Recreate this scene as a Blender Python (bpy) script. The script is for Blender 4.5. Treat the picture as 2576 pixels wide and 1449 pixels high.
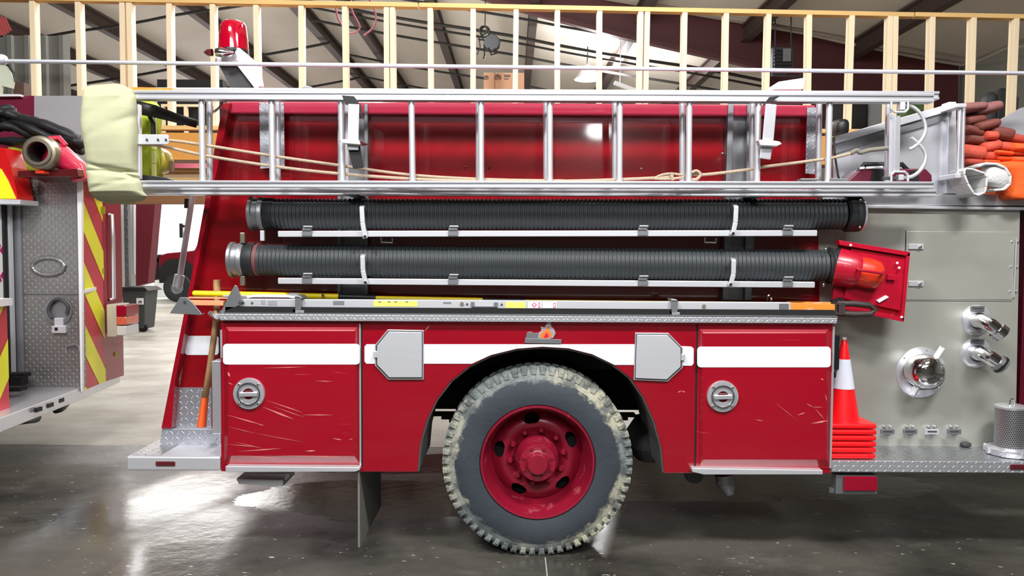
import bpy, bmesh, math, random
from mathutils import Vector, Matrix, noise
PI = math.pi
for o in list(bpy.data.objects): bpy.data.objects.remove(o)
S = bpy.context.scene
COL = S.collection
random.seed(7)

# ------------------------------------------------------------------ camera
F = 1983.0
CAM = Vector((0, -4.28, 1.685))
ROT = Matrix.Rotation(math.radians(90 - 2.7), 3, 'X') @ Matrix.Rotation(math.radians(0.3), 3, 'Z')
cd = bpy.data.cameras.new('camera'); cd.sensor_width = 36; cd.lens = 36 * F / 2576
cd.clip_start = .05; cd.clip_end = 200
co = bpy.data.objects.new('camera', cd); COL.objects.link(co)
co.matrix_world = Matrix.Translation(CAM) @ ROT.to_4x4()
S.camera = co
def W(px, py, Y):
    """point seen at pixel (px,py) of the photograph on the vertical plane y=Y"""
    d = ROT @ Vector(((px - 1288) / F, (724.5 - py) / F, -1))
    return CAM + d * ((Y - CAM.y) / d.y)
def WX(px, py, Y): return W(px, py, Y).x
def WZ(px, py, Y): return W(px, py, Y).z

# ------------------------------------------------------------------ world, lights, exposure
wd = bpy.data.worlds.new('world'); S.world = wd; wd.use_nodes = True
bg = wd.node_tree.nodes['Background']; bg.inputs[0].default_value = (.8, .88, 1, 1); bg.inputs[1].default_value = .32
S.view_settings.view_transform = 'Standard'; S.view_settings.look = 'None'
S.view_settings.exposure = 0.0; S.view_settings.gamma = 1; S.view_settings.use_curve_mapping = False
def area(name, loc, target, size, power, col=(1, 1, 1), sy=None):
    l = bpy.data.lights.new(name, 'AREA'); l.energy = power; l.color = col
    l.shape = 'RECTANGLE'; l.size = size; l.size_y = sy or size
    o = bpy.data.objects.new(name, l); COL.objects.link(o); o.location = loc
    o.rotation_euler = (Vector(target) - Vector(loc)).to_track_quat('-Z', 'Y').to_euler()
    return o
def point(name, loc, power, r=.15, col=(1, 1, 1)):
    l = bpy.data.lights.new(name, 'POINT'); l.energy = power; l.shadow_soft_size = r; l.color = col
    o = bpy.data.objects.new(name, l); COL.objects.link(o); o.location = loc
    return o
area('bay_or_fill_light', (-2.5, -3.3, 5.7), (-1.5, 0, .6), 1.6, 300, (1, .99, .97), .5)
area('bay_or_fill_light', (2.6, -3.3, 5.6), (1.6, 0, .6), 1.6, 300, (1, .99, .97), .5)
area('bay_or_fill_light', (0, -8.2, 6.1), (0, 0, 1.0), 6.0, 480, (.97, .98, 1), 1.4)  # broad soft fill added behind the viewer, not a bay fixture
point('bay_or_fill_light', (.6, 1.7, 4.9), 170, .2)
point('bay_or_fill_light', (-1.6, 3.9, 4.9), 330, .2)  # lamp added to brighten the chevrons of the second engine
area('bay_or_fill_light', (-3.0, 9.5, 6.2), (-4.0, 8.5, 0), 4.0, 560, (1, .98, .95), 4.0)
area('bay_or_fill_light', (-9.0, 17, 5.2), (-9.0, 17, 0), 5.0, 420, (1, .98, .95), 4.0)
area('wall_wash', (-10.5, 23.3, 4.8), (-11.5, 26, 1.2), 5.0, 1000, (.95, .98, 1), 1.0)  # unseen lamp added indoors to wash the white end wall bright
area('roof_fill_light', (-3.0, 9.0, 3.4), (-3.0, 11.0, 7), 7.0, 260, (1, .97, .93), 5.0)  # added fill aimed upward to lift the roof, no real fixture

# ------------------------------------------------------------------ materials
def lin(c): return tuple(((v / 255) / 12.92 if v / 255 <= .04045 else ((v / 255 + .055) / 1.055) ** 2.4) for v in c) + (1,)
MATS = {}
def mat(name, col, rough=.5, metal=0, var=0, vs=6, bump=0, bs=60, coat=0, emit=0, trans=0, dirt=None, dscale=3, dthr=.55, dmix=.8, stretch=(1, 1, 1), rvar=0, alpha=1):
    m = bpy.data.materials.new(name); m.use_nodes = True; MATS[name] = m
    nt = m.node_tree; N = nt.nodes; L = nt.links; b = N['Principled BSDF']
    b.inputs['Base Color'].default_value = lin(col); b.inputs['Roughness'].default_value = rough
    b.inputs['Metallic'].default_value = metal; b.inputs['Coat Weight'].default_value = coat
    b.inputs['Coat Roughness'].default_value = .05
    if trans: b.inputs['Transmission Weight'].default_value = trans
    if emit:
        b.inputs['Emission Color'].default_value = lin(col); b.inputs['Emission Strength'].default_value = emit
    tc = N.new('ShaderNodeTexCoord'); mp = N.new('ShaderNodeMapping'); mp.inputs['Scale'].default_value = stretch
    L.new(tc.outputs['Object'], mp.inputs[0])
    last = None
    if var:
        n = N.new('ShaderNodeTexNoise'); n.inputs['Scale'].default_value = vs; n.inputs['Detail'].default_value = 6
        L.new(mp.outputs[0], n.inputs['Vector'])
        mx = N.new('ShaderNodeMixRGB'); L.new(n.outputs[0], mx.inputs[0])
        c = lin(col); mx.inputs[1].default_value = tuple(v * (1 - var) for v in c[:3]) + (1,)
        mx.inputs[2].default_value = tuple(min(1, v * (1 + var)) for v in c[:3]) + (1,)
        L.new(mx.outputs[0], b.inputs['Base Color']); last = mx.outputs[0]
    if rvar:
        n = N.new('ShaderNodeTexNoise'); n.inputs['Scale'].default_value = vs * 1.3; n.inputs['Detail'].default_value = 5
        L.new(mp.outputs[0], n.inputs['Vector'])
        mr = N.new('ShaderNodeMapRange'); mr.inputs[1].default_value = .3; mr.inputs[2].default_value = .7
        mr.inputs[3].default_value = max(0, rough - rvar); mr.inputs[4].default_value = rough + rvar
        L.new(n.outputs[0], mr.inputs[0]); L.new(mr.outputs[0], b.inputs['Roughness'])
    if dirt:
        n = N.new('ShaderNodeTexNoise'); n.inputs['Scale'].default_value = dscale; n.inputs['Detail'].default_value = 8; n.inputs['Roughness'].default_value = .65
        L.new(mp.outputs[0], n.inputs['Vector'])
        mr = N.new('ShaderNodeMapRange'); mr.inputs[1].default_value = dthr; mr.inputs[2].default_value = dthr + .08; mr.inputs[4].default_value = dmix
        L.new(n.outputs[0], mr.inputs[0])
        mx = N.new('ShaderNodeMixRGB'); L.new(mr.outputs[0], mx.inputs[0])
        if last: L.new(last, mx.inputs[1])
        else: mx.inputs[1].default_value = lin(col)
        mx.inputs[2].default_value = lin(dirt); L.new(mx.outputs[0], b.inputs['Base Color'])
    if bump:
        n = N.new('ShaderNodeTexNoise'); n.inputs['Scale'].default_value = bs; n.inputs['Detail'].default_value = 4
        L.new(mp.outputs[0], n.inputs['Vector'])
        bp = N.new('ShaderNodeBump'); bp.inputs['Strength'].default_value = bump; bp.inputs['Distance'].default_value = .01
        L.new(n.outputs[0], bp.inputs['Height']); L.new(bp.outputs[0], b.inputs['Normal'])
    return m
def diamond(name, col, rough=.3, k=26, axes='XZ', strength=.7, metal=.9):
    """aluminium tread plate: alternating raised lozenges"""
    m = mat(name, col, rough, metal, var=.12, vs=5)
    nt = m.node_tree; N = nt.nodes; L = nt.links; b = N['Principled BSDF']
    tc = N.new('ShaderNodeTexCoord'); sp = N.new('ShaderNodeSeparateXYZ'); L.new(tc.outputs['Object'], sp.inputs[0])
    def M(op, a, c=None):
        n = N.new('ShaderNodeMath'); n.operation = op
        for i, v in enumerate((a, c)):
            if v is None: continue
            if isinstance(v, (int, float)): n.inputs[i].default_value = v
            else: L.new(v, n.inputs[i])
        return n.outputs[0]
    u = M('MULTIPLY', sp.outputs[axes[0]], k); v = M('MULTIPLY', sp.outputs[axes[1]], k)
    fu = M('FLOOR', u); fv = M('FLOOR', v)
    x = M('SUBTRACT', M('SUBTRACT', u, fu), .5); y = M('SUBTRACT', M('SUBTRACT', v, fv), .5)
    par = M('SUBTRACT', M('MULTIPLY', M('FLOORED_MODULO', M('ADD', fu, fv), 2), 2), 1)
    a = M('ADD', x, M('MULTIPLY', y, par)); c = M('SUBTRACT', x, M('MULTIPLY', y, par))
    e = M('ADD', M('POWER', M('ABSOLUTE', M('DIVIDE', a, .58)), 2), M('POWER', M('ABSOLUTE', M('DIVIDE', c, .17)), 2))
    h = M('MAXIMUM', M('SUBTRACT', 1, e), 0)
    bp = N.new('ShaderNodeBump'); bp.inputs['Strength'].default_value = strength; bp.inputs['Distance'].default_value = .006
    L.new(h, bp.inputs['Height']); L.new(bp.outputs[0], b.inputs['Normal'])
    return m
RED = mat('engine_red_paint', (150, 1, 28), .25, 0, var=.06, vs=3, coat=1, bump=.02, bs=4, rvar=.05)
# doors: same paint with pale scratches
def scratched():
    m = mat('scratched_red_paint', (156, 2, 30), .28, 0, coat=.9)
    nt = m.node_tree; N = nt.nodes; L = nt.links; b = N['Principled BSDF']
    tc = N.new('ShaderNodeTexCoord'); base = None
    prev = None
    for i, (rot, sc, thr) in enumerate((((0, .3, 0), (2.2, 1, 46), .74), ((0, .05, 0), (1.6, 1, 60), .75))):
        mp = N.new('ShaderNodeMapping'); mp.inputs['Rotation'].default_value = rot; mp.inputs['Scale'].default_value = sc
        mp.inputs['Location'].default_value = (i * 3.1, 0, i * 1.7)
        L.new(tc.outputs['Object'], mp.inputs[0])
        n = N.new('ShaderNodeTexNoise'); n.inputs['Scale'].default_value = 1.6; n.inputs['Detail'].default_value = 2
        L.new(mp.outputs[0], n.inputs['Vector'])
        mr = N.new('ShaderNodeMapRange'); mr.inputs[1].default_value = thr; mr.inputs[2].default_value = thr + .05; mr.inputs[4].default_value = .75
        L.new(n.outputs[0], mr.inputs[0])
        mx = N.new('ShaderNodeMixRGB'); L.new(mr.outputs[0], mx.inputs[0])
        if prev: L.new(prev, mx.inputs[1])
        else: mx.inputs[1].default_value = lin((156, 2, 30))
        mx.inputs[2].default_value = lin((200, 84, 84)); prev = mx.outputs[0]
    L.new(prev, b.inputs['Base Color'])
    return m
REDS = scratched()
REDD = mat('shaded_red_paint', (142, 2, 18), .22, 0, var=.05, vs=2, coat=1)  # same engine red, darkened for the shade on the upper wall
PINKRED = mat('wheel_red_paint', (138, 18, 44), .36, 0, var=.25, vs=7, coat=.4, dirt=(188, 104, 114), dscale=9, dthr=.6, dmix=.55)
WHITE = mat('reflective_white', (236, 239, 246), .4)
ALU = mat('brushed_aluminium', (224, 225, 232), .33, .68, var=.06, vs=9, stretch=(.3, 1, 6))
ALUW = mat('milled_aluminium', (228, 230, 236), .42, .6, var=.05, vs=12, stretch=(.3, 1, 6))
ALUD = mat('dull_aluminium', (150, 152, 156), .42, .75, var=.12, vs=6)
STEEL = mat('pump_panel_steel', (194, 195, 186), .38, .55, var=.07, vs=2.2, bump=.05, bs=3, rvar=.06)
CHROME = mat('chrome', (228, 228, 232), .07, 1)
DIA = diamond('tread_plate', (196, 199, 208), .36, 30, 'XZ', .6, .75)
DIAT = diamond('tread_plate_flat', (190, 193, 198), .36, 22, 'XY')
DIAS = diamond('small_tread_plate', (150, 150, 148), .4, 34, 'XZ', .6, .8)
EDGE = diamond('tread_plate_edge', (212, 215, 222), .36, 40, 'XZ', .5, .7)
RUB = mat('black_rubber', (30, 33, 36), .55, 0, var=.25, vs=12)
HOSE = mat('suction_hose_rubber', (52, 57, 60), .5, 0, var=.22, vs=7, stretch=(.6, 2, 2))
TIRE = mat('dusty_tire', (62, 70, 78), .7, 0, var=.12, vs=5, bump=.15, bs=40)
TREAD = mat('muddy_tread', (96, 104, 106), .85, 0, var=.25, vs=9, dirt=(196, 194, 172), dscale=5, dthr=.47, dmix=.85, bump=.4, bs=30)
BLK = mat('black_plastic', (22, 22, 24), .45)
BLKM = mat('matte_black', (14, 14, 15), .8)
DGREY = mat('dark_grey', (60, 61, 64), .6, 0, var=.15, vs=5)
LINER = mat('arch_liner', (95, 95, 93), .6, .2, var=.2, vs=5)
YEL = mat('yellow_fibreglass', (250, 220, 20), .35, 0, var=.04)
ORA = mat('orange_paint', (240, 120, 50), .5, 0, var=.12, vs=20)
ORAW = mat('worn_orange_paint', (235, 140, 50), .55, 0, dirt=(225, 215, 205), dscale=30, dthr=.56, stretch=(.3, 1, 1))
PEACH = mat('faded_orange', (248, 160, 115), .5, 0, var=.06, vs=12)
WOODH = mat('tool_handle_wood', (178, 138, 98), .55, 0, var=.2, vs=8, stretch=(6, 6, .6))
PINE = mat('pine_stud', (246, 224, 188), .7, 0, var=.12, vs=5, stretch=(8, 8, .5), dirt=(165, 110, 60), dscale=3.2, dthr=.74, dmix=.6)
PINEH = mat('pine_plate', (226, 186, 120), .7, 0, var=.12, vs=5, stretch=(.5, 8, 8))
PLY = mat('orange_plywood', (214, 150, 66), .65, 0, var=.1, vs=3, stretch=(.5, 2, 3))
BEAMW = mat('brown_beam', (128, 88, 56), .7, 0, var=.2, vs=4, stretch=(.5, 4, 4))
LUMB = mat('stored_lumber', (196, 164, 110), .7, 0, var=.25, vs=6, stretch=(.5, 8, 8))
CANV = mat('olive_canvas', (184, 185, 152), .85, 0, var=.07, vs=5, bump=.45, bs=7)
ROPE = mat('braided_rope', (182, 162, 140), .85, 0, var=.15, vs=60, bump=.5, bs=140)
ROPED = mat('grey_rope', (130, 124, 112), .85, 0, var=.15, vs=60, bump=.5, bs=140)
BEAC = mat('red_beacon_glass', (190, 0, 40), .08, 0, coat=1, trans=.25)
LENSR = mat('red_lens', (150, 8, 40), .15, 0, coat=1)
LENSD = mat('dark_red_lens', (92, 28, 36), .2, 0, coat=1)
LENSO = mat('amber_lens', (225, 105, 80), .2, 0, coat=1)
LENSW = mat('clear_lens', (225, 225, 228), .15, 0, coat=1)
CONE = mat('cone_orange', (255, 18, 28), .4, 0, coat=.2)
CONEW = mat('cone_collar', (226, 230, 244), .35)
CHVY = mat('chevron_yellow', (246, 244, 40), .35)
CHVR = mat('chevron_red', (205, 50, 68), .35)
CORR = mat('corrugated_grey', (118, 118, 112), .6, .2, var=.1)
MAROON = mat('maroon_steel', (74, 26, 30), .55, 0, var=.08, vs=1.5)
MARB = mat('maroon_column', (108, 30, 44), .5, 0, var=.08, vs=1.5)
BROWN = mat('brown_girt_steel', (58, 44, 38), .55, 0, var=.1)
CEIL = mat('ceiling_vinyl', (188, 178, 166), .55, 0, var=.1, vs=1.2, bump=.25, bs=1.6)
DCEIL = mat('dark_ceiling_vinyl', (96, 84, 70), .6, 0, var=.12, vs=.8, bump=.25, bs=1.2)
WWALL = mat('white_wall', (236, 238, 240), .6)
GWALL = mat('grey_siding', (128, 128, 120), .6, 0, var=.06, vs=1)
PICK = mat('pickup_red', (112, 5, 28), .25, 0, coat=1)
BIN = mat('bin_plastic', (66, 68, 70), .55, 0, var=.08)
CARD = mat('cardboard', (170, 132, 104), .8, 0, var=.06)
CARDP = mat('cardboard_print', (96, 76, 66), .8)
LIME = mat('lime_fabric', (176, 196, 50), .8, 0, var=.15, vs=9)
HELM = mat('helmet_yellow', (238, 232, 96), .3, 0, coat=.6)
PINKP = mat('pink_red_valve', (206, 34, 72), .35, 0, coat=.5)
BRASS = mat('brass_grey', (150, 140, 124), .4, .8, var=.15)
WORNRED = mat('chipped_red_paint', (178, 8, 42), .35, 0, coat=.5, dirt=(236, 190, 185), dscale=13, dthr=.665, dmix=.9)
ORED = mat('orange_red_paint', (224, 56, 30), .35, 0, var=.15, vs=8, coat=.4)
MARC = mat('maroon_plastic', (96, 22, 46), .4, 0)
STKY = mat('yellow_label', (236, 232, 110), .5)
STKG = mat('grey_label', (120, 122, 126), .5)
STKP = mat('pink_label_ink', (206, 90, 120), .5)
WLAB = mat('white_label', (240, 240, 244), .5)
PIPE = mat('galvanised_pipe', (206, 208, 218), .4, .5, var=.04)
CABLE = mat('dark_cable', (30, 27, 25), .7)
CABW = mat('grey_conduit', (150, 140, 128), .6)
LAMP = mat('lamp_glow', (255, 255, 255), .5, 0, emit=30)
WRAP = mat('white_sheet', (240, 240, 244), .5)
FLAGR = mat('flag_red_stripe', (176, 70, 70), .7)
GREEN = mat('leafy_green', (70, 96, 50), .7)
HR = [mat('hose_jacket_%d' % i, c, .75, 0, var=.12, vs=14, bump=.3, bs=90) for i, c in enumerate(((132, 84, 82), (118, 62, 54), (170, 66, 50), (196, 78, 58), (214, 88, 34)))]
WHO = mat('white_hose_jacket', (205, 205, 205), .8, 0, var=.08, vs=14, bump=.4, bs=90)
ORH = mat('orange_hose_jacket', (228, 92, 26), .8, 0, var=.15, vs=9, bump=.5, bs=20)

# ------------------------------------------------------------------ object helpers
def props(o, label=None, cat=None, group=None, kind=None):
    if label: o['label'] = label
    if cat: o['category'] = cat
    if group: o['group'] = group
    if kind: o['kind'] = kind
    return o
def smooth(pts, n=6):
    """Catmull-Rom resampling"""
    P = [Vector(p) for p in pts]; P = [P[0] * 2 - P[1]] + P + [P[-1] * 2 - P[-2]]; out = []
    for i in range(1, len(P) - 2):
        for k in range(n):
            t = k / n; a, b_, c, d = P[i - 1:i + 3]
            out.append(.5 * ((2 * b_) + (c - a) * t + (2 * a - 5 * b_ + 4 * c - d) * t * t + (3 * b_ - a - 3 * c + d) * t ** 3))
    out.append(P[-2]); return out
def thing(name, label, cat, loc, group=None):
    o = bpy.data.objects.new(name, None); COL.objects.link(o); o.location = loc
    o.empty_display_size = .05
    return props(o, label, cat, group)
def off(parent):
    v = Vector((0, 0, 0))
    while parent is not None: v += Vector(parent.location); parent = parent.parent
    return v
class MB:
    def __init__(s): s.b = bmesh.new()
    def quad(s, pts):
        vs = [s.b.verts.new(p) for p in pts]; return s.b.faces.new(vs)
    def box(s, x0, x1, y0, y1, z0, z1):
        p = [s.b.verts.new((x, y, z)) for x in (x0, x1) for y in (y0, y1) for z in (z0, z1)]
        for f in ((0, 1, 3, 2), (4, 6, 7, 5), (0, 4, 5, 1), (2, 3, 7, 6), (0, 2, 6, 4), (1, 5, 7, 3)):
            s.b.faces.new([p[i] for i in f])
        return s
    def obox(s, c, size, rot):
        """oriented box: rot is a Matrix 3x3"""
        c = Vector(c); h = Vector(size) / 2
        p = [s.b.verts.new(c + rot @ Vector((x * h.x, y * h.y, z * h.z))) for x in (-1, 1) for y in (-1, 1) for z in (-1, 1)]
        for f in ((0, 1, 3, 2), (4, 6, 7, 5), (0, 4, 5, 1), (2, 3, 7, 6), (0, 2, 6, 4), (1, 5, 7, 3)):
            s.b.faces.new([p[i] for i in f])
        return s
    def beam(s, a, b, w, h, up=(0, 0, 1)):
        a = Vector(a); b = Vector(b); d = (b - a); L = d.length; d.normalize()
        u = Vector(up); sd = d.cross(u)
        if sd.length < 1e-4: sd = d.cross(Vector((1, 0, 0)))
        sd.normalize(); u2 = sd.cross(d)
        return s.obox((a + b) / 2, (L, w, h), Matrix((d, sd, u2)).transposed())
    def prism(s, pts, y0, y1):
        """polygon given as world (x,z) pairs, extruded in y"""
        n = len(pts); A = [s.b.verts.new((x, y0, z)) for x, z in pts]; B = [s.b.verts.new((x, y1, z)) for x, z in pts]
        s.b.faces.new(A[::-1]); s.b.faces.new(B)
        for i in range(n): s.b.faces.new((A[i], A[(i + 1) % n], B[(i + 1) % n], B[i]))
        return s
    def ppx(s, px, Y, y1=None, y0=None):
        """pixel polygon measured at plane Y; extruded from y0 to y1"""
        pts = [(W(a, b, Y).x, W(a, b, Y).z) for a, b in px]
        return s.prism(pts, Y if y0 is None else y0, y1 if y1 is not None else Y + .01)
    def pbox(s, xa, ya, xb, yb, Y, y1):
        """box whose front face covers the pixel rectangle at plane Y"""
        xm, ym = (xa + xb) / 2, (ya + yb) / 2
        return s.box(WX(xa, ym, Y), WX(xb, ym, Y), Y, y1, WZ(xm, yb, Y), WZ(xm, ya, Y))
    def tube(s, pts, r, n=10, cap=True, rs=None, sc=(1, 1)):
        pts = [Vector(p) for p in pts]; rings = []; prev = None
        for i, p in enumerate(pts):
            t = (pts[min(i + 1, len(pts) - 1)] - pts[max(i - 1, 0)]).normalized()
            if prev is None:
                ref = Vector((0, 0, 1)) if abs(t.z) < .9 else Vector((1, 0, 0))
                u = t.cross(ref).normalized()
            else:
                u = (prev - t * prev.dot(t)).normalized()
            prev = u; v = t.cross(u)
            rr = rs[i] if rs else r
            rings.append([s.b.verts.new(p + u * math.cos(2 * PI * k / n) * rr * sc[0] + v * math.sin(2 * PI * k / n) * rr * sc[1]) for k in range(n)])
        for a, b in zip(rings, rings[1:]):
            for k in range(n): s.b.faces.new((a[k], a[(k + 1) % n], b[(k + 1) % n], b[k]))
        if cap: s.b.faces.new(rings[0][::-1]); s.b.faces.new(rings[-1])
        return s
    def cyl(s, a, b, r, n=20, r2=None): return s.tube([a, b], r, n, rs=[r, r if r2 is None else r2])
    def lathe(s, prof, c, axis='Y', n=32, cap=False):
        """prof: list of (radius, distance along axis from c)"""
        c = Vector(c); ax = {'X': (Vector((1, 0, 0)), Vector((0, 1, 0)), Vector((0, 0, 1))), 'Y': (Vector((0, 1, 0)), Vector((1, 0, 0)), Vector((0, 0, 1))), 'Z': (Vector((0, 0, 1)), Vector((1, 0, 0)), Vector((0, 1, 0)))}[axis] if isinstance(axis, str) else axis
        rings = []
        for r, t in prof:
            if r < 1e-6: rings.append([s.b.verts.new(c + ax[0] * t)])
            else: rings.append([s.b.verts.new(c + ax[0] * t + ax[1] * r * math.cos(2 * PI * k / n) + ax[2] * r * math.sin(2 * PI * k / n)) for k in range(n)])
        for a, b in zip(rings, rings[1:]):
            for k in range(n):
                q = (k + 1) % n
                if len(a) == 1 and len(b) == 1: continue
                if len(a) == 1: s.b.faces.new((a[0], b[q], b[k]))
                elif len(b) == 1: s.b.faces.new((a[k], a[q], b[0]))
                else: s.b.faces.new((a[k], a[q], b[q], b[k]))
        if cap:
            for r in (rings[0], rings[-1]):
                if len(r) > 1: s.b.faces.new(r)
        return s
    def sup(s, c, rad, e1=.7, e2=.7, rot=None, nu=20, nv=12, bumpy=0):
        """superellipsoid pillow"""
        c = Vector(c); rot = rot or Matrix.Identity(3)
        f = lambda w, e: math.copysign(abs(w) ** e, w)
        rings = []
        for j in range(nv + 1):
            ph = -PI / 2 + PI * j / nv
            if j in (0, nv): rings.append([s.b.verts.new(c + rot @ Vector((0, 0, rad[2] * f(math.sin(ph), e1))))]); continue
            rg = []
            for i in range(nu):
                th = 2 * PI * i / nu
                v = Vector((rad[0] * f(math.cos(ph), e1) * f(math.cos(th), e2), rad[1] * f(math.cos(ph), e1) * f(math.sin(th), e2), rad[2] * f(math.sin(ph), e1)))
                if bumpy: v *= 1 + bumpy * noise.noise((c + v) * 9)
                rg.append(s.b.verts.new(c + rot @ v))
            rings.append(rg)
        for a, b in zip(rings, rings[1:]):
            for k in range(nu):
                q = (k + 1) % nu
                if len(a) == 1: s.b.faces.new((a[0], b[q], b[k]))
                elif len(b) == 1: s.b.faces.new((a[k], a[q], b[0]))
                else: s.b.faces.new((a[k], a[q], b[q], b[k]))
        return s
    def ribbon(s, pts, t, y0, y1):
        """band following (x,z) path, thickness t, width in y"""
        n = len(pts); o1 = []; o2 = []
        for i in range(n):
            a = Vector(pts[max(i - 1, 0)]); b = Vector(pts[min(i + 1, n - 1)])
            d = (b - a).normalized(); nn = Vector((-d.y, d.x)) * t / 2; p = Vector(pts[i])
            o1.append(tuple(p + nn)); o2.append(tuple(p - nn))
        for i in range(n - 1):
            s.prism([o1[i], o1[i + 1], o2[i + 1], o2[i]], y0, y1)
        return s
    def loft(s, rows, n=28, e=.5, nz=0, ns=6, seed=0):
        """rows: (z, xl, xr, y0, y1) stacked superellipse sections"""
        rings = []
        for (z, xl, xr, y0, y1) in rows:
            rg = []
            for k in range(n):
                th = 2 * PI * k / n
                cx = math.copysign(abs(math.cos(th)) ** e, math.cos(th)); cy = math.copysign(abs(math.sin(th)) ** e, math.sin(th))
                v = Vector(((xl + xr) / 2 + cx * (xr - xl) / 2, (y0 + y1) / 2 + cy * (y1 - y0) / 2, z))
                if nz:
                    w = noise.noise(v * ns + Vector((seed, 0, 0))) * nz
                    v += Vector((cx, cy, .4)) * w
                rg.append(s.b.verts.new(v))
            rings.append(rg)
        for a, b in zip(rings, rings[1:]):
            for k in range(n): s.b.faces.new((a[k], a[(k + 1) % n], b[(k + 1) % n], b[k]))
        s.b.faces.new(rings[0]); s.b.faces.new(rings[-1][::-1])
        return s
    def build(s, name, m, parent=None, smooth=False, bev=0, label=None, cat=None, group=None, kind=None, ang=40):
        bmesh.ops.recalc_face_normals(s.b, faces=s.b.faces)
        o3 = off(parent)
        if parent is None:                       # origin at the mesh's own base centre
            xs = [v.co for v in s.b.verts]
            o3 = Vector(((min(v.x for v in xs) + max(v.x for v in xs)) / 2, (min(v.y for v in xs) + max(v.y for v in xs)) / 2, min(v.z for v in xs)))
        bmesh.ops.translate(s.b, verts=s.b.verts, vec=-o3)
        me = bpy.data.meshes.new(name); s.b.to_mesh(me); s.b.free()
        me.materials.append(m)
        if smooth:
            for p in me.polygons: p.use_smooth = True
            if smooth != 'all': me.set_sharp_from_angle(angle=math.radians(ang))
        o = bpy.data.objects.new(name, me); COL.objects.link(o)
        if parent is None: o.location = o3
        o.parent = parent
        if bev:
            md = o.modifiers.new('bevel', 'BEVEL'); md.width = bev; md.segments = 2; md.limit_method = 'ANGLE'
        return props(o, label, cat, group, kind)
def text(s, name, size, loc, m, parent, depth=.001, rot=(PI / 2, 0, 0), sx=1, bold=0):
    cu = bpy.data.curves.new(name, 'FONT'); cu.body = s; cu.size = size; cu.extrude = depth; cu.align_x = 'CENTER'; cu.align_y = 'CENTER'; cu.offset = bold
    t = bpy.data.objects.new(name, cu); COL.objects.link(t)
    dg = bpy.context.evaluated_depsgraph_get(); me = bpy.data.meshes.new_from_object(t.evaluated_get(dg))
    bpy.data.objects.remove(t); me.materials.clear(); me.materials.append(m)
    o = bpy.data.objects.new(name, me); COL.objects.link(o); o.rotation_euler = rot; o.scale = (sx, 1, 1)
    o.location = Vector(loc) - off(parent); o.parent = parent
    return o
def part(name, m, parent, fn, **k):
    b = MB(); fn(b); return b.build(name, m, parent, **k)
def V(px, py, Y): return W(px, py, Y)
def zat(py, Y, px=1288): return WZ(px, py, Y)

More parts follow.
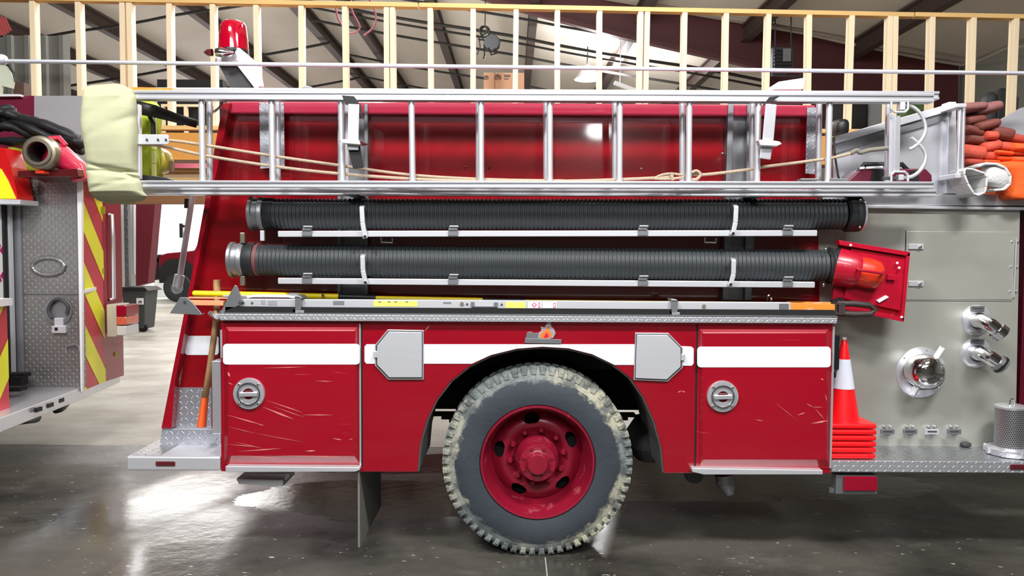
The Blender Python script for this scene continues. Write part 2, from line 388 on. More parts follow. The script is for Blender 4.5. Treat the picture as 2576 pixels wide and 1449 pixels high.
# ================================================================== SETTING
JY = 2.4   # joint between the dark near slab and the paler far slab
def floor_mat(name, c1, c2, spec_rough, dark_scale, wet=(), damp=()):
    m = bpy.data.materials.new(name); m.use_nodes = True
    nt = m.node_tree; N = nt.nodes; L = nt.links; b = N['Principled BSDF']
    tc = N.new('ShaderNodeTexCoord')
    def nz(scale, st, det=7, rgh=.6, loc=(0, 0, 0)):
        mp = N.new('ShaderNodeMapping'); mp.inputs['Scale'].default_value = st; mp.inputs['Location'].default_value = loc
        L.new(tc.outputs['Object'], mp.inputs[0])
        n = N.new('ShaderNodeTexNoise'); n.inputs['Scale'].default_value = scale; n.inputs['Detail'].default_value = det; n.inputs['Roughness'].default_value = rgh
        L.new(mp.outputs[0], n.inputs['Vector']); return n.outputs[0]
    def rng(v, a, c, d, e):
        r = N.new('ShaderNodeMapRange'); r.inputs[1].default_value = a; r.inputs[2].default_value = c; r.inputs[3].default_value = d; r.inputs[4].default_value = e
        L.new(v, r.inputs[0]); return r.outputs[0]
    def mix(f, a, c):
        x = N.new('ShaderNodeMixRGB'); L.new(f, x.inputs[0])
        for i, v in ((1, a), (2, c)):
            if isinstance(v, tuple): x.inputs[i].default_value = lin(v)
            else: L.new(v, x.inputs[i])
        return x.outputs[0]
    base = mix(rng(nz(dark_scale, (.8, 1.1, 1)), .36, .64, 0, 1), c1, c2)
    base = mix(rng(nz(3.0, (.7, 1, 1), 10, .75, (4, 2, 0)), .56, .78, 0, .45), base, tuple(min(255, v + 46) for v in c2))
    sp = rng(nz(34, (.5, 1, 1), 3, .5), .70, .74, 0, .7)
    base = mix(sp, base, (214, 214, 205))
    L.new(base, b.inputs['Base Color'])
    r = rng(nz(1.1, (.6, 1, 1), 5, .6, (7, 1, 0)), .4, .62, spec_rough, spec_rough + .2)
    if wet:
        sp3 = N.new('ShaderNodeSeparateXYZ'); L.new(tc.outputs['Object'], sp3.inputs[0])
        def M(op, a, c):
            n = N.new('ShaderNodeMath'); n.operation = op
            for i, v in enumerate((a, c)):
                if isinstance(v, (int, float)): n.inputs[i].default_value = v
                else: L.new(v, n.inputs[i])
            return n.outputs[0]
        acc = None
        for (wx, wy, rx_, ry_) in wet:
            e = M('ADD', M('POWER', M('ABSOLUTE', M('DIVIDE', M('SUBTRACT', sp3.outputs[0], wx), rx_), 0), 2), M('POWER', M('ABSOLUTE', M('DIVIDE', M('SUBTRACT', sp3.outputs[1], wy), ry_), 0), 2))
            acc = e if acc is None else M('MINIMUM', acc, e)
        e = M('ADD', acc, M('MULTIPLY', M('SUBTRACT', nz(2.6, (.5, 1, 1), 7, .65, (3, 3, 0)), .5), 2.2))
        wm = rng(e, .95, 1.0, 1, 0)
        mr = N.new('ShaderNodeMix'); mr.data_type = 'FLOAT'; L.new(wm, mr.inputs[0]); L.new(r, mr.inputs[2]); mr.inputs[3].default_value = .07
        r = mr.outputs[0]
        base = mix(wm, base, (52, 50, 45)); L.new(base, b.inputs['Base Color'])
        acc = None
        for (wx, wy, rx_, ry_) in damp:
            e = M('ADD', M('POWER', M('ABSOLUTE', M('DIVIDE', M('SUBTRACT', sp3.outputs[0], wx), rx_), 0), 2), M('POWER', M('ABSOLUTE', M('DIVIDE', M('SUBTRACT', sp3.outputs[1], wy), ry_), 0), 2))
            acc = e if acc is None else M('MINIMUM', acc, e)
        e = M('ADD', acc, M('MULTIPLY', M('SUBTRACT', nz(4, (1, 1, 1), 6, .6, (1, 9, 0)), .5), 1.2))
        dm = rng(e, .5, 1.2, 1, 0)
        m2 = N.new('ShaderNodeMix'); m2.data_type = 'FLOAT'; L.new(dm, m2.inputs[0]); L.new(r, m2.inputs[2]); m2.inputs[3].default_value = .12
        r = m2.outputs[0]
        L.new(rng(M('MAXIMUM', dm, wm), 0, 1, .5, .62), b.inputs['Specular IOR Level'])
    L.new(r, b.inputs['Roughness'])
    bp = N.new('ShaderNodeBump'); bp.inputs['Strength'].default_value = .12; bp.inputs['Distance'].default_value = .02
    L.new(nz(5, (1, 1, 1), 8), bp.inputs['Height']); L.new(bp.outputs[0], b.inputs['Normal'])
    return m
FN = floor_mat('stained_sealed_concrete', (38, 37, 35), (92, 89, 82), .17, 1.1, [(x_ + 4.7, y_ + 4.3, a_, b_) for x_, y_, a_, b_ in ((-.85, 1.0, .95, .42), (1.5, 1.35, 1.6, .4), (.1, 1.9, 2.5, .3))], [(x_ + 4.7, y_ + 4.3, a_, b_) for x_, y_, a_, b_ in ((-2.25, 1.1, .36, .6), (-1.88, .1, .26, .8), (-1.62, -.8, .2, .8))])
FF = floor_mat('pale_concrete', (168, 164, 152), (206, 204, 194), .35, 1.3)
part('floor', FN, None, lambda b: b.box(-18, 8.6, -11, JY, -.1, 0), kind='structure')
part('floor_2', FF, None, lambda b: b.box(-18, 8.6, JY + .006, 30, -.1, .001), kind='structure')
part('trim_1', mat('joint_filler', (170, 166, 156), .8), None, lambda b: b.box(.187, .194, -1.6, -.02, -.01, .002), kind='structure')
# roof: two slopes with the ridge at RX
RX, RZ, SL = -4.7, 7.5, .165
def rz(x): return RZ - SL * abs(x - RX)
def slope(b, x0, x1, y0, y1, t=.08):
    b.prism([(x0, rz(x0)), (x1, rz(x1)), (x1, rz(x1) + t), (x0, rz(x0) + t)], y0, y1)
part('ceiling', CEIL, None, lambda b: (slope(b, -18, RX, -11, 30), slope(b, RX, 8.6, -11, 30)), kind='structure')
# girts running front to back under the roof, one object each
for i, x in enumerate((-16.6, -14.6, -12.6, -10.7, -9.0, -7.0, -4.95, -3.7, -1.7, .4, 2.4, 4.4, 6.4)):
    w = .17 if i != 6 else .2
    part('trim_%d' % (2 + i), BROWN, None, lambda b: (b.box(x - w / 2, x + w / 2, -11, 25.9, rz(x) - .34, rz(x) - .3), b.box(x - .03, x + .03, -11, 25.9, rz(x) - .3, rz(x) + .01), b.box(x - w / 2, x + w / 2, -11, 25.9, rz(x) - .06, rz(x) - .02)), kind='structure')
# maroon rigid frame of the far bay, with its deep haunch
FY = 10.9
part('trim_20', MAROON, None, lambda b: b.ppx([(960, -90), (1300, 18), (1560, 88), (1840, 150), (1925, 172), (1935, 420), (2408, 420), (2412, 163), (2330, 150), (2120, 108), (1900, 66), (1500, -2), (1160, -80)], FY, FY + .25), kind='structure')
part('trim_21', MAROON, None, lambda b: b.ppx([(960, -95), (1300, 12), (1560, 82), (1840, 144), (1925, 166), (1927, 176), (1840, 155), (1560, 93), (1300, 23), (960, -84)], FY - .14, FY + .02), kind='structure')
# end wall: maroon gable above, white below
part('wall_back', MARB, None, lambda b: b.prism([(-18, 3.6), (8.6, 3.6), (8.6, rz(8.6)), (RX, RZ), (-18, rz(-18))], 26, 26.2), kind='structure')
part('wall_back_lower', WWALL, None, lambda b: b.box(-18, 8.6, 26, 26.2, 0, 3.6), kind='structure')
def corrug(b, x0, x1, y, z0, z1, pitch=.3, d=.04):
    pts = []; n = int((x1 - x0) / pitch)
    for i in range(n):
        a = x0 + i * pitch
        pts += [(a, y), (a + pitch * .6, y), (a + pitch * .68, y - d), (a + pitch * .92, y - d)]
    pts.append((x1, y))
    for p, q in zip(pts, pts[1:]): b.quad([(p[0], p[1], z0), (q[0], q[1], z0), (q[0], q[1], z1), (p[0], p[1], z1)])
part('wall_right', GWALL, None, lambda b: b.box(8.6, 8.7, -11, 26, 0, rz(8.6) + .05), kind='structure')
part('wall_left', GWALL, None, lambda b: b.box(-18.1, -18, -11, 26, 0, rz(-18) + .05), kind='structure')
part('wall_front', GWALL, None, lambda b: b.prism([(-18, 0), (8.6, 0), (8.6, rz(8.6)), (RX, RZ), (-18, rz(-18))], -11.2, -11), kind='structure')
part('wall_partition', CORR, None, lambda b: corrug(b, -8.6, -5.15, 5.0, 2.2, 4.15, .2, .03), kind='structure')
# maroon building column and the door track left of the opening
part('trim_22', MARB, None, lambda b: b.ppx([(340, 470), (394, 470), (372, 712), (342, 720)], 14, 14.35), kind='structure')
part('trim_23', ALUD, None, lambda b: (b.pbox(313, 500, 323, 745, 12, 12.1), [b.pbox(314, y, 320, y + 8, 11.98, 12) for y in range(520, 740, 24)]), kind='structure')
part('wall_side', WWALL, None, lambda b: b.pbox(255, 480, 342, 768, 15, 15.1), kind='structure')

# ---- mezzanine with the open stud wall
SY = 3.3
def sy(px): return SY + .12 * px / 2576
part('trim_24', PLY, None, lambda b: b.ppx([(-60, 331), (2640, 345), (2640, 418), (-60, 398)], SY - .08, SY - .05), kind='structure')
part('trim_25', BEAMW, None, lambda b: b.ppx([(-60, 484), (900, 487), (900, 513), (-60, 512)], SY - .02, SY + .12), kind='structure')
part('floor_mezzanine', BEAMW, None, lambda b: b.box(-7, 6.5, SY + .02, SY + 2.2, WZ(1288, 352, SY), WZ(1288, 345, SY)), kind='structure')
zb = WZ(1288, 331, SY)
def plate(name, xa, ya0, xb, yb0, h, label, g):
    p, q = W(xa, ya0, sy(xa)), W(xb, yb0, sy(xb))
    b = MB(); b.beam(p - Vector((0, -.045, h / 2)), q - Vector((0, -.045, h / 2)), .089, h)
    return b.build(name, PINEH, None, bev=.003, label=label, cat='lumber', group=g)
plate('top_plate', -80, -14, 1050, 6, .042, 'long pine top plate lying across the left studs of the open framed wall', None)
plate('top_plate', 1054, 6, 2300, 30.5, .042, 'long pine top plate across the middle studs, brightest part of the framed wall', None)
plate('top_plate', 2304, 30, 2680, 37, .042, 'short pine top plate over the rightmost studs of the framed wall', None)
b = MB(); b.beam(W(-80, 320, sy(-80)), W(2660, 334, sy(2660)), .089, .04); b.build('bottom_plate', PINEH, None, bev=.003, label='pine bottom plate under the open stud wall, resting on the orange rim board', cat='lumber')
ords = ['first', 'second', 'third', 'fourth', 'fifth', 'sixth', 'seventh', 'eighth', 'ninth', 'tenth', 'eleventh', 'twelfth', 'thirteenth', 'fourteenth', 'fifteenth', 'sixteenth', 'seventeenth', 'eighteenth', 'nineteenth', 'twentieth', 'twenty-first', 'twenty-second', 'twenty-third', 'twenty-fourth', 'twenty-fifth', 'twenty-sixth', 'twenty-seventh', 'twenty-eighth', 'twenty-ninth']
studs = [82, 197, 307, 326, 425, 535, 645, 757, 868, 972, 988, 1083, 1190, 1297, 1403, 1509, 1611, 1627, 1722, 1827, 1932, 2037, 2142, 2240, 2254, 2347, 2450, 2556]
for i, px in enumerate(studs):
    Y = sy(px); yt = -12.4 + px * .0178
    x = W(px, 110, Y).x; zt = W(px, yt, Y).z - .047
    tilt = random.uniform(-.006, .006)
    wdt = .05
    b = MB(); b.beam((x - tilt, Y + .045, zb + .01), (x + tilt, Y + .045, zt), .089, wdt, up=(1, 0, 0))
    b.build('wall_stud', PINE, None, bev=.003, label='%s bare pine stud from the left in the open framed wall' % ords[i], cat='stud', group='studs of the framed wall')

# ================================================================== NEAR FIRE ENGINE
E = thing('fire_engine', 'large red fire engine in side view carrying ladders and two black suction hoses', 'fire engine', (W(1340, 700, 1.1).x, 1.1, 0))
def ep(name, m, fn, parent=E, **k): return part(name, m, parent, fn, **k)
# lower body with the wheel arch cut out
arch = [(1050, 1187), (1056, 1120), (1072, 1060), (1098, 1006), (1135, 958), (1180, 922), (1235, 895), (1300, 879), (1365, 874), (1430, 878), (1490, 893), (1540, 916), (1585, 950), (1620, 1000), (1648, 1065), (1665, 1130), (1671, 1190)]
body = [(556, 1186), (556, 806), (2097, 812), (2090, 1191)]
ep('side_body', RED, lambda b: b.ppx([body[0], body[1], body[2], body[3]] + arch[::-1], 0, .6), bev=.003)
def strip_arch(b, Y0, Y1, t):
    for i in range(len(arch) - 1):
        a, c = arch[i], arch[i + 1]
        cx, cy = 1362, 1170
        f = lambda p: (cx + (p[0] - cx) * (1 - t), cy + (p[1] - cy) * (1 - t))
        A, B, C, D = W(*a, 0), W(*c, 0), W(*f(c), 0), W(*f(a), 0)
        b.prism([(A.x, A.z), (B.x, B.z), (C.x, C.z), (D.x, D.z)], Y0, Y1)
ep('wheel_arch_liner', LINER, lambda b: strip_arch(b, .012, .598, .012), label='grey inner liner of the wheel arch')
# centre body behind, chassis, far side
ep('centre_body', DGREY, lambda b: b.box(WX(700, 700, .6), 3.2, .6, 1.78, .95, 1.35))
ep('far_side_body', RED, lambda b: b.prism([(W(x, y, 0).x, W(x, y, 0).z) for x, y in [body[0], body[1], body[2], body[3]] + arch[::-1]], 1.78, 2.38))
ep('chassis_rail', BLKM, lambda b: (b.box(-1.9, 3.3, .78, .86, .66, .93), b.box(-1.9, 3.3, 1.52, 1.6, .66, .93)))
ep('axle', BLKM, lambda b: (b.cyl((.145, .3, .525), (.145, 2.1, .525), .075, 16), b.sup((.145, 1.19, .525), (.24, .22, .24), 1, 1)), smooth=True)
ep('spring', BLKM, lambda b: [b.box(-.5 + i * .05, .8 - i * .05, .74, .82, .62 + i * -.02, .638 + i * -.02) for i in range(5)])
ep('exhaust_pipe', DGREY, lambda b: (b.tube([(2.4, .55, .42), (1.3, .5, .45), (1.09, .32, .44), (1.05, .2, .40)], .055, 14),), smooth=True)
ep('transmission_guard', BLKM, lambda b: b.loft([(.43, .75, .98, .35, .9), (.5, .72, .98, .35, .9), (.62, .8, .9, .4, .85)], e=.6))
# black-grey upper door seam line etc. are real gaps: doors stand proud of the body
def door(xa, ya, xb, yb, side):
    d = ep('compartment_door', REDS, lambda b: b.pbox(xa, ya, xb, yb, -.004, -.0001), label=('scratched red %s compartment door with white stripe and round latch' % side))
    # raised field with sloping border
    I = 14
    b = MB()
    o = [W(xa + 4, ya + 6, -.004), W(xb - 4, ya + 6, -.004), W(xb - 4, yb - 4, -.004), W(xa + 4, yb - 4, -.004)]
    n = [W(xa + I, ya + 20, -.026), W(xb - I, ya + 20, -.026), W(xb - I, yb - 22, -.026), W(xa + I, yb - 22, -.026)]
    ov = [b.b.verts.new(p) for p in o]; nv = [b.b.verts.new(p) for p in n]
    b.b.faces.new(nv)
    for i in range(4): b.b.faces.new((ov[i], ov[(i + 1) % 4], nv[(i + 1) % 4], nv[i]))
    b.build('raised_panel', REDS, d, bev=.003)
    return d
d1 = door(560, 812, 907, 1168, 'left')
d2 = door(1754, 818, 2092, 1178, 'right')
def stripe(xa, ya, xb, yb, Y, par, r=9):
    pts = []
    for cx, cy, a0 in ((xb - r, ya + r, -90), (xb - r, yb - r, 0), (xa + r, yb - r, 90), (xa + r, ya + r, 180)):
        for k in range(5):
            a = math.radians(a0 + k * 22.5); pts.append((cx + r * math.cos(a), cy + r * math.sin(a)))
    part('white_stripe', WHITE, par, lambda b: b.ppx(pts, Y, Y + .004))
stripe(561, 865, 905, 917, -.0275, d1)
stripe(1754, 872, 2090, 924, -.0275, d2)
ep('door_seam', BLKM, lambda b: b.pbox(908, 812, 912, 1172, -.002, .001))
ep('door_seam', BLKM, lambda b: b.pbox(1749, 816, 1753, 1180, -.002, .001))
ep('drip_trim', ALU, lambda b: b.pbox(904, 815, 908, 1170, -.012, -.0005))
ep('drip_trim', ALU, lambda b: b.pbox(2091, 822, 2096, 1178, -.012, -.0005))
# centre stripe following the arch
ep('white_stripe', WHITE, lambda b: b.ppx([(917, 872), (922, 866), (1620, 866), (1740, 872), (1745, 877), (1745, 914), (1740, 920), (1592, 918), (1546, 918), (1490, 891), (1430, 876), (1365, 872), (1300, 877), (1235, 893), (1187, 915), (922, 915), (917, 909)], -.0035, -.0002))
# access flaps
def flap(pts, lab, cx, cy, hx):
    f = ep('access_flap', ALU, lambda b: b.ppx(pts, -.012, -.0008), bev=.002, label=lab)
    f2 = [(cx + (x - cx) * .92, cy + (y - cy) * .92) for x, y in pts]
    part('flap_plate', ALUW, f, lambda b: b.ppx(f2, -.02, -.012), bev=.003)
    f3 = [(cx + (x - cx) * .95, cy + (y - cy) * .95) for x, y in pts]
    part('flap_gasket', BLK, f, lambda b: b.ppx(f3, -.0135, -.011))
    part('flap_catch', ALUW, f, lambda b: b.pbox(hx - 5, cy - 8, hx + 5, cy + 8, -.024, -.008), bev=.002)
flap([(975, 829), (1066, 831), (1066, 955), (976, 955), (943, 920), (943, 868)], 'silver access flap left of the wheel, cut corners at its left', 1008, 892, 944)
flap([(1598, 837), (1682, 838), (1718, 875), (1718, 925), (1680, 960), (1594, 956)], 'silver access flap right of the wheel, cut corners at its right', 1652, 899, 1719)
# latches
def latch(cx, cy, par):
    l = part('door_latch', ALU, par, lambda b: b.lathe([(.03, 0), (.062, 0), (.084, .002), (.086, .012), (.086, .02)], W(cx, cy, -.042), n=40), smooth=True, label='round chrome latch')
    c = W(cx, cy, -.046)
    part('latch_bowl', CHROME, l, lambda b: b.lathe([(0, .03), (.03, .028), (.05, .015), (.058, 0), (.062, .004)], c, n=36), smooth=True)
    part('latch_handle', ALU, l, lambda b: (b.obox(c + Vector((0, -.002, -.002)), (.1, .012, .024), Matrix.Rotation(-.03, 3, 'Y')),), bev=.004)
    part('latch_ring', DGREY, l, lambda b: b.lathe([(.056, .0), (.0575, -.006), (.061, -.006), (.0625, 0)], c, n=36), smooth=True)
    for a in (45, 135, 225, 315):
        p = c + Vector((math.cos(math.radians(a)) * .073, 0, math.sin(math.radians(a)) * .073))
        part('screw', CHROME, l, lambda b: b.sup(p, (.007, .004, .007), 1, 1, nu=10, nv=6), smooth='all')
latch(625, 991, d1); latch(1819, 998, d2)
# flame emblem
def scratches(par, segs, Y):
    b = MB()
    for x0, y0, x1, y1, w in segs:
        dx, dy = x1 - x0, y1 - y0; L_ = math.hypot(dx, dy); nx, ny = -dy / L_ * w / 2, dx / L_ * w / 2
        mx, my = x0 + dx * .6, y0 + dy * .6
        b.ppx([(x0, y0), (mx + nx, my + ny), (x1, y1), (mx - nx, my - ny)], Y, Y + .001)
    b.build('paint_scratches', SCR, par)
SCR = mat('scraped_paint', (214, 122, 114), .6, 0, var=.2, vs=30)
scratches(d1, [(571, 1044, 660, 1069, 3), (661, 1024, 739, 1055, 5), (672, 1008, 762, 1038, 2.5), (690, 1024, 765, 1050, 1.6), (758, 1044, 838, 1044, 2.4), (791, 958, 837, 960, 2), (836, 1103, 861, 1107, 3), (877, 1107, 888, 1103, 2), (767, 1135, 794, 1134, 4), (600, 1136, 708, 1128, 3), (590, 1112, 660, 1128, 1.6), (640, 1064, 665, 1071, 2.4), (712, 1146, 890, 1150, 2.4), (574, 1118, 640, 1124, 2), (573, 935, 578, 948, 6), (572, 962, 586, 968, 2), (660, 926, 770, 923, 2), (575, 1074, 640, 1090, 1.2), (640, 1090, 760, 1112, 1.2), (600, 1146, 700, 1153, 1.6)], -.0285)
scratches(d2, [(2027, 1015, 2044, 1024, 2), (2040, 1024, 2070, 1025, 1.6), (2048, 1025, 2075, 1056, 2), (2040, 1066, 2084, 1058, 5), (2006, 1045, 2026, 1038, 3), (1946, 1010, 2000, 1053, 1.2), (2064, 952, 2072, 956, 4), (2076, 990, 2080, 1010, 2), (1900, 1056, 1920, 1059, 2)], -.0285)
scratches(E, [(1704, 988, 1714, 983, 3), (1713, 983, 1725, 987, 3), (1068, 834, 1081, 818, 4)], -.0012)
em = ep('flame_emblem', ALUD, lambda b: (b.ppx([(1321, 851), (1413, 854), (1412, 865), (1319, 863)], -.008, -.0036), b.ppx([(1326, 836), (1336, 834), (1342, 838), (1356, 838), (1358, 853), (1322, 851)], -.007, -.0036)), bev=.001, label='small silver badge with an orange flame above the wheel')
part('flame_backing', ALU, em, lambda b: b.ppx([(1353, 850), (1355, 838), (1362, 832), (1360, 822), (1370, 824), (1376, 812), (1386, 810), (1386, 820), (1394, 828), (1398, 838), (1392, 850), (1378, 854), (1362, 854)], -.009, -.0036), bev=.001)
part('flame', ORA, em, lambda b: b.ppx([(1360, 850), (1358, 842), (1366, 836), (1367, 828), (1373, 832), (1378, 820), (1382, 822), (1382, 834), (1389, 838), (1386, 848), (1374, 852)], -.0105, -.009), label='orange flame')
part('flame_core', PINKP, em, lambda b: b.ppx([(1368, 849), (1372, 840), (1377, 836), (1378, 843), (1381, 845), (1376, 850)], -.0112, -.0105))
# tread plate top of the compartments
tp = ep('compartment_top', DIAT, lambda b: b.box(WX(548, 790, -.035), WX(2108, 800, -.035), -.035, .34, zat(791, -.035) - .006, zat(791, -.035)))
part('top_edge', EDGE, tp, lambda b: b.ppx([(549, 790), (2107, 800), (2105, 814), (553, 806)], -.04, -.034), bev=.002)
part('rounded_corner', ALUW, tp, lambda b: (b.cyl(W(546, 796, .0), W(530, 789, .24), .016, 12),), smooth=True)
part('top_dark_slab', BLKM, tp, lambda b: (b.box(WX(575, 780, .05), WX(2090, 790, .05), .0, .29, zat(791, -.035), zat(791, -.035) + .03),))  # matte black slab that makes the dark band behind the top edge
# door sills
ep('door_sill', ALUW, lambda b: b.ppx([(567, 1173), (905, 1176), (905, 1183), (893, 1187), (567, 1188)], -.05, .0), bev=.003)
ep('door_sill', ALUW, lambda b: b.ppx([(1741, 1178), (2070, 1183), (2070, 1194), (1770, 1194), (1741, 1187)], -.05, .0), bev=.003)
ep('hinge_strip', ALU, lambda b: (b.pbox(554, 830, 559, 900, -.006, .05),))
# ---- upper body wall
UY = .32
ub = ep('upper_body_wall', REDD, lambda b: b.ppx([(575, 262), (2052, 276), (2062, 780), (2062, 792), (545, 790), (560, 1078), (438, 1078), (500, 640)], UY, .75), label='red upper body wall behind the ladders')
part('top_lip', mat('lip_red', (176, 34, 66), .3, 0, coat=.8), ub, lambda b: (b.ppx([(577, 254), (2052, 264), (2052, 293), (572, 285)], UY - .05, .80),), bev=.008)
part('far_wall', RED, ub, lambda b: b.ppx([(577, 262), (2052, 276), (2062, 780), (545, 780), (500, 640)], UY, 2.3, y0=2.2))
for x in (735, 1048, 1220, 1392, 1560, 1718):
    part('wall_rib', REDD, ub, lambda b: b.ppx([(x - 4, 292), (x + 4, 292), (x + 4, 480), (x - 4, 480)], UY - .006, UY), bev=.002)
for x, y in ((1170, 420), (1231, 421), (1613, 424), (1818, 386)):
    part('rivet', CHROME if x > 1600 else REDD, ub, lambda b: b.sup(W(x, y, UY - .006), (.007, .006, .007), 1, 1, nu=10, nv=6), smooth='all')
# rear corner wing flange + lower tread plate + stripe
ep('rear_flange', RED, lambda b: b.ppx([(560, 258), (580, 258), (508, 612), (440, 960), (431, 1078), (405, 1078), (480, 700)], UY - .07, UY + .02), bev=.004)
stripe(465, 845, 550, 893, UY - .004, ub, 8)
ep('corner_tread_plate', DIA, lambda b: b.ppx([(440, 975), (532, 975), (532, 1076), (429, 1076)], UY - .006, UY - .0005))
ep('step_riser', DIA, lambda b: b.ppx([(407, 1078), (556, 1080), (556, 1125), (401, 1122)], UY - .06, UY + .3), bev=.004)
ep('corner_box', ALU, lambda b: b.pbox(533, 908, 556, 1092, .12, .32), bev=.004)
# tailboard
zt = zat(1149, 0, 430)
tb = ep('tailboard', ALUW, lambda b: b.prism([(WX(318, 1160, 0), zat(1184, 0, 430)), (WX(554, 1160, 0), zat(1184, 0, 430)), (WX(554, 1160, 0), zt), (WX(318, 1160, 0), zt)], 0, 2.3), bev=.008, label='aluminium tailboard')
part('tailboard_tread', DIAT, tb, lambda b: b.box(WX(325, 1160, 0), WX(400, 1160, 0), .02, 2.28, zt, zt + .004))
part('marker_light', LENSD, tb, lambda b: b.pbox(391, 1161, 440, 1173, -.006, .004), bev=.004)
# things under the body
ep('rear_step', ALUW, lambda b: (b.ppx([(594, 1204), (712, 1208), (712, 1224), (600, 1218)], .1, .34), b.ppx([(612, 1190), (728, 1191), (728, 1200), (716, 1210), (612, 1208)], .14, .32)), bev=.003)
mf = ep('mud_flap', mat('grey_mud_flap', (120, 119, 112), .7, 0, var=.15, vs=6), lambda b: b.box(-.843, -.832, .0, .7, .045, .62), label='grey mud flap hanging behind the wheel')
# amber/red marker under running board
sm = ep('side_marker_lamp', ALUD, lambda b: (b.pbox(2103, 1196, 2208, 1244, .02, .09),), bev=.006, label='square red side marker lamp under the running board')
part('lens', LENSR, sm, lambda b: b.pbox(2124, 1200, 2208, 1236, -.0, .02), bev=.006)
part('wire_tab', ALUD, sm, lambda b: b.pbox(2086, 1228, 2110, 1240, .04, .08))
ep('drain_outlet', ALUD, lambda b: (b.cyl(W(1822, 1192, .2), W(1826, 1215, .2), .055, 18), b.cyl(W(1826, 1212, .2), W(1838, 1247, .16), .06, 18, .02)), smooth=True)
# ---- wheel
WC = Vector((.145, 0, .527)); R = .527
def tire_mat(name, base, r0, amt):
    m = mat(name, base, .72, 0, bump=.2, bs=40)
    nt = m.node_tree; N = nt.nodes; L = nt.links; bs_ = N['Principled BSDF']
    tc = N.new('ShaderNodeTexCoord'); mp = N.new('ShaderNodeMapping'); q = WC - off(E); mp.inputs['Location'].default_value = (-q.x, 0, -q.z); mp.inputs['Scale'].default_value = (1, 0, 1)
    L.new(tc.outputs['Object'], mp.inputs[0])
    ln = N.new('ShaderNodeVectorMath'); ln.operation = 'LENGTH'; L.new(mp.outputs[0], ln.inputs[0])
    def nz(s, d=6, ro=.6):
        n = N.new('ShaderNodeTexNoise'); n.inputs['Scale'].default_value = s; n.inputs['Detail'].default_value = d; n.inputs['Roughness'].default_value = ro
        L.new(tc.outputs['Object'], n.inputs['Vector']); return n.outputs[0]
    def M(op, a, c2):
        n = N.new('ShaderNodeMath'); n.operation = op
        for i, v in enumerate((a, c2)):
            if isinstance(v, (int, float)): n.inputs[i].default_value = v
            else: L.new(v, n.inputs[i])
        return n.outputs[0]
    def rng(v, a, c2, d, e):
        r = N.new('ShaderNodeMapRange'); r.inputs[1].default_value = a; r.inputs[2].default_value = c2; r.inputs[3].default_value = d; r.inputs[4].default_value = e
        L.new(v, r.inputs[0]); return r.outputs[0]
    def mix(f, a, c2):
        x = N.new('ShaderNodeMixRGB'); L.new(f, x.inputs[0])
        for i, v in ((1, a), (2, c2)):
            if isinstance(v, tuple): x.inputs[i].default_value = lin(v)
            else: L.new(v, x.inputs[i])
        return x.outputs[0]
    rad = M('ADD', ln.outputs[1], M('MULTIPLY', M('SUBTRACT', nz(9, 8, .7), .5), .16))
    ring_ = rng(rad, r0, r0 + .02, 0, amt)
    mud = mix(rng(nz(2.2, 3), .42, .58, 0, 1), (138, 146, 144), (200, 196, 172))
    patch = rng(nz(13, 8, .75), .43, .56, .12, 1)
    rub = mix(rng(nz(3, 4), .3, .7, 0, 1), base, tuple(min(255, c3 + 14) for c3 in base))
    col_ = mix(M('MULTIPLY', ring_, patch), rub, mud)
    L.new(col_, bs_.inputs['Base Color'])
    return m
TIREM = tire_mat('dusty_tire_ring', (47, 54, 62), .44, .75)
TREADM = tire_mat('muddy_tread_ring', (74, 80, 82), .38, .75)
tire = ep('tire', TIREM, lambda b: b.lathe([(.312, .005), (.32, -.012), (.36, -.02), (.42, -.018), (.455, -.006), (.458, .004)], WC + Vector((0, .0, 0)), n=96), smooth=True, label='dusty black rear tire')
shoulder = [(.452, -.004), (.49, .004), (.512, .02), (.519, .045), (.521, .23), (.5, .26), (.31, .27), (.31, .03)]
part('tread_band', TREADM, tire, lambda b: b.lathe(shoulder, WC, n=120), smooth=True, label='muddy tread')
b = MB(); nb = 62
for k in range(nb):
    a = 2 * PI * k / nb; ca, sa = math.cos(a), math.sin(a)
    rot = Matrix(((-sa, 0, ca), (0, 1, 0), (ca, 0, sa)))
    for yy, dy, da in ((.045, .075, 0), (.2, .06, .5)):
        a2 = a + da * 2 * PI / nb; ca, sa = math.cos(a2), math.sin(a2)
        rot = Matrix(((-sa, 0, ca), (0, 1, 0), (ca, 0, sa)))
        b.obox(WC + Vector((ca * .5165, yy, sa * .5165)), (.034, dy, .016), rot)
    b.obox(WC + Vector((math.cos(a) * .498, .013, math.sin(a) * .498)), (.028, .03, .03), Matrix(((-math.sin(a), 0, math.cos(a)), (0, 1, 0), (math.cos(a), 0, math.sin(a)))))
b.build('tread_lugs', TREADM, tire, bev=.003).__setitem__('kind', 'stuff')
rim = ep('wheel_rim', PINKRED, lambda b: b.lathe([(.312, .03), (.317, -.002), (.312, -.018), (.302, -.016), (.296, .0), (.286, .03), (.268, .085), (.262, .14), (.255, .17)], WC, n=72), smooth=True, label='deep red steel wheel rim')
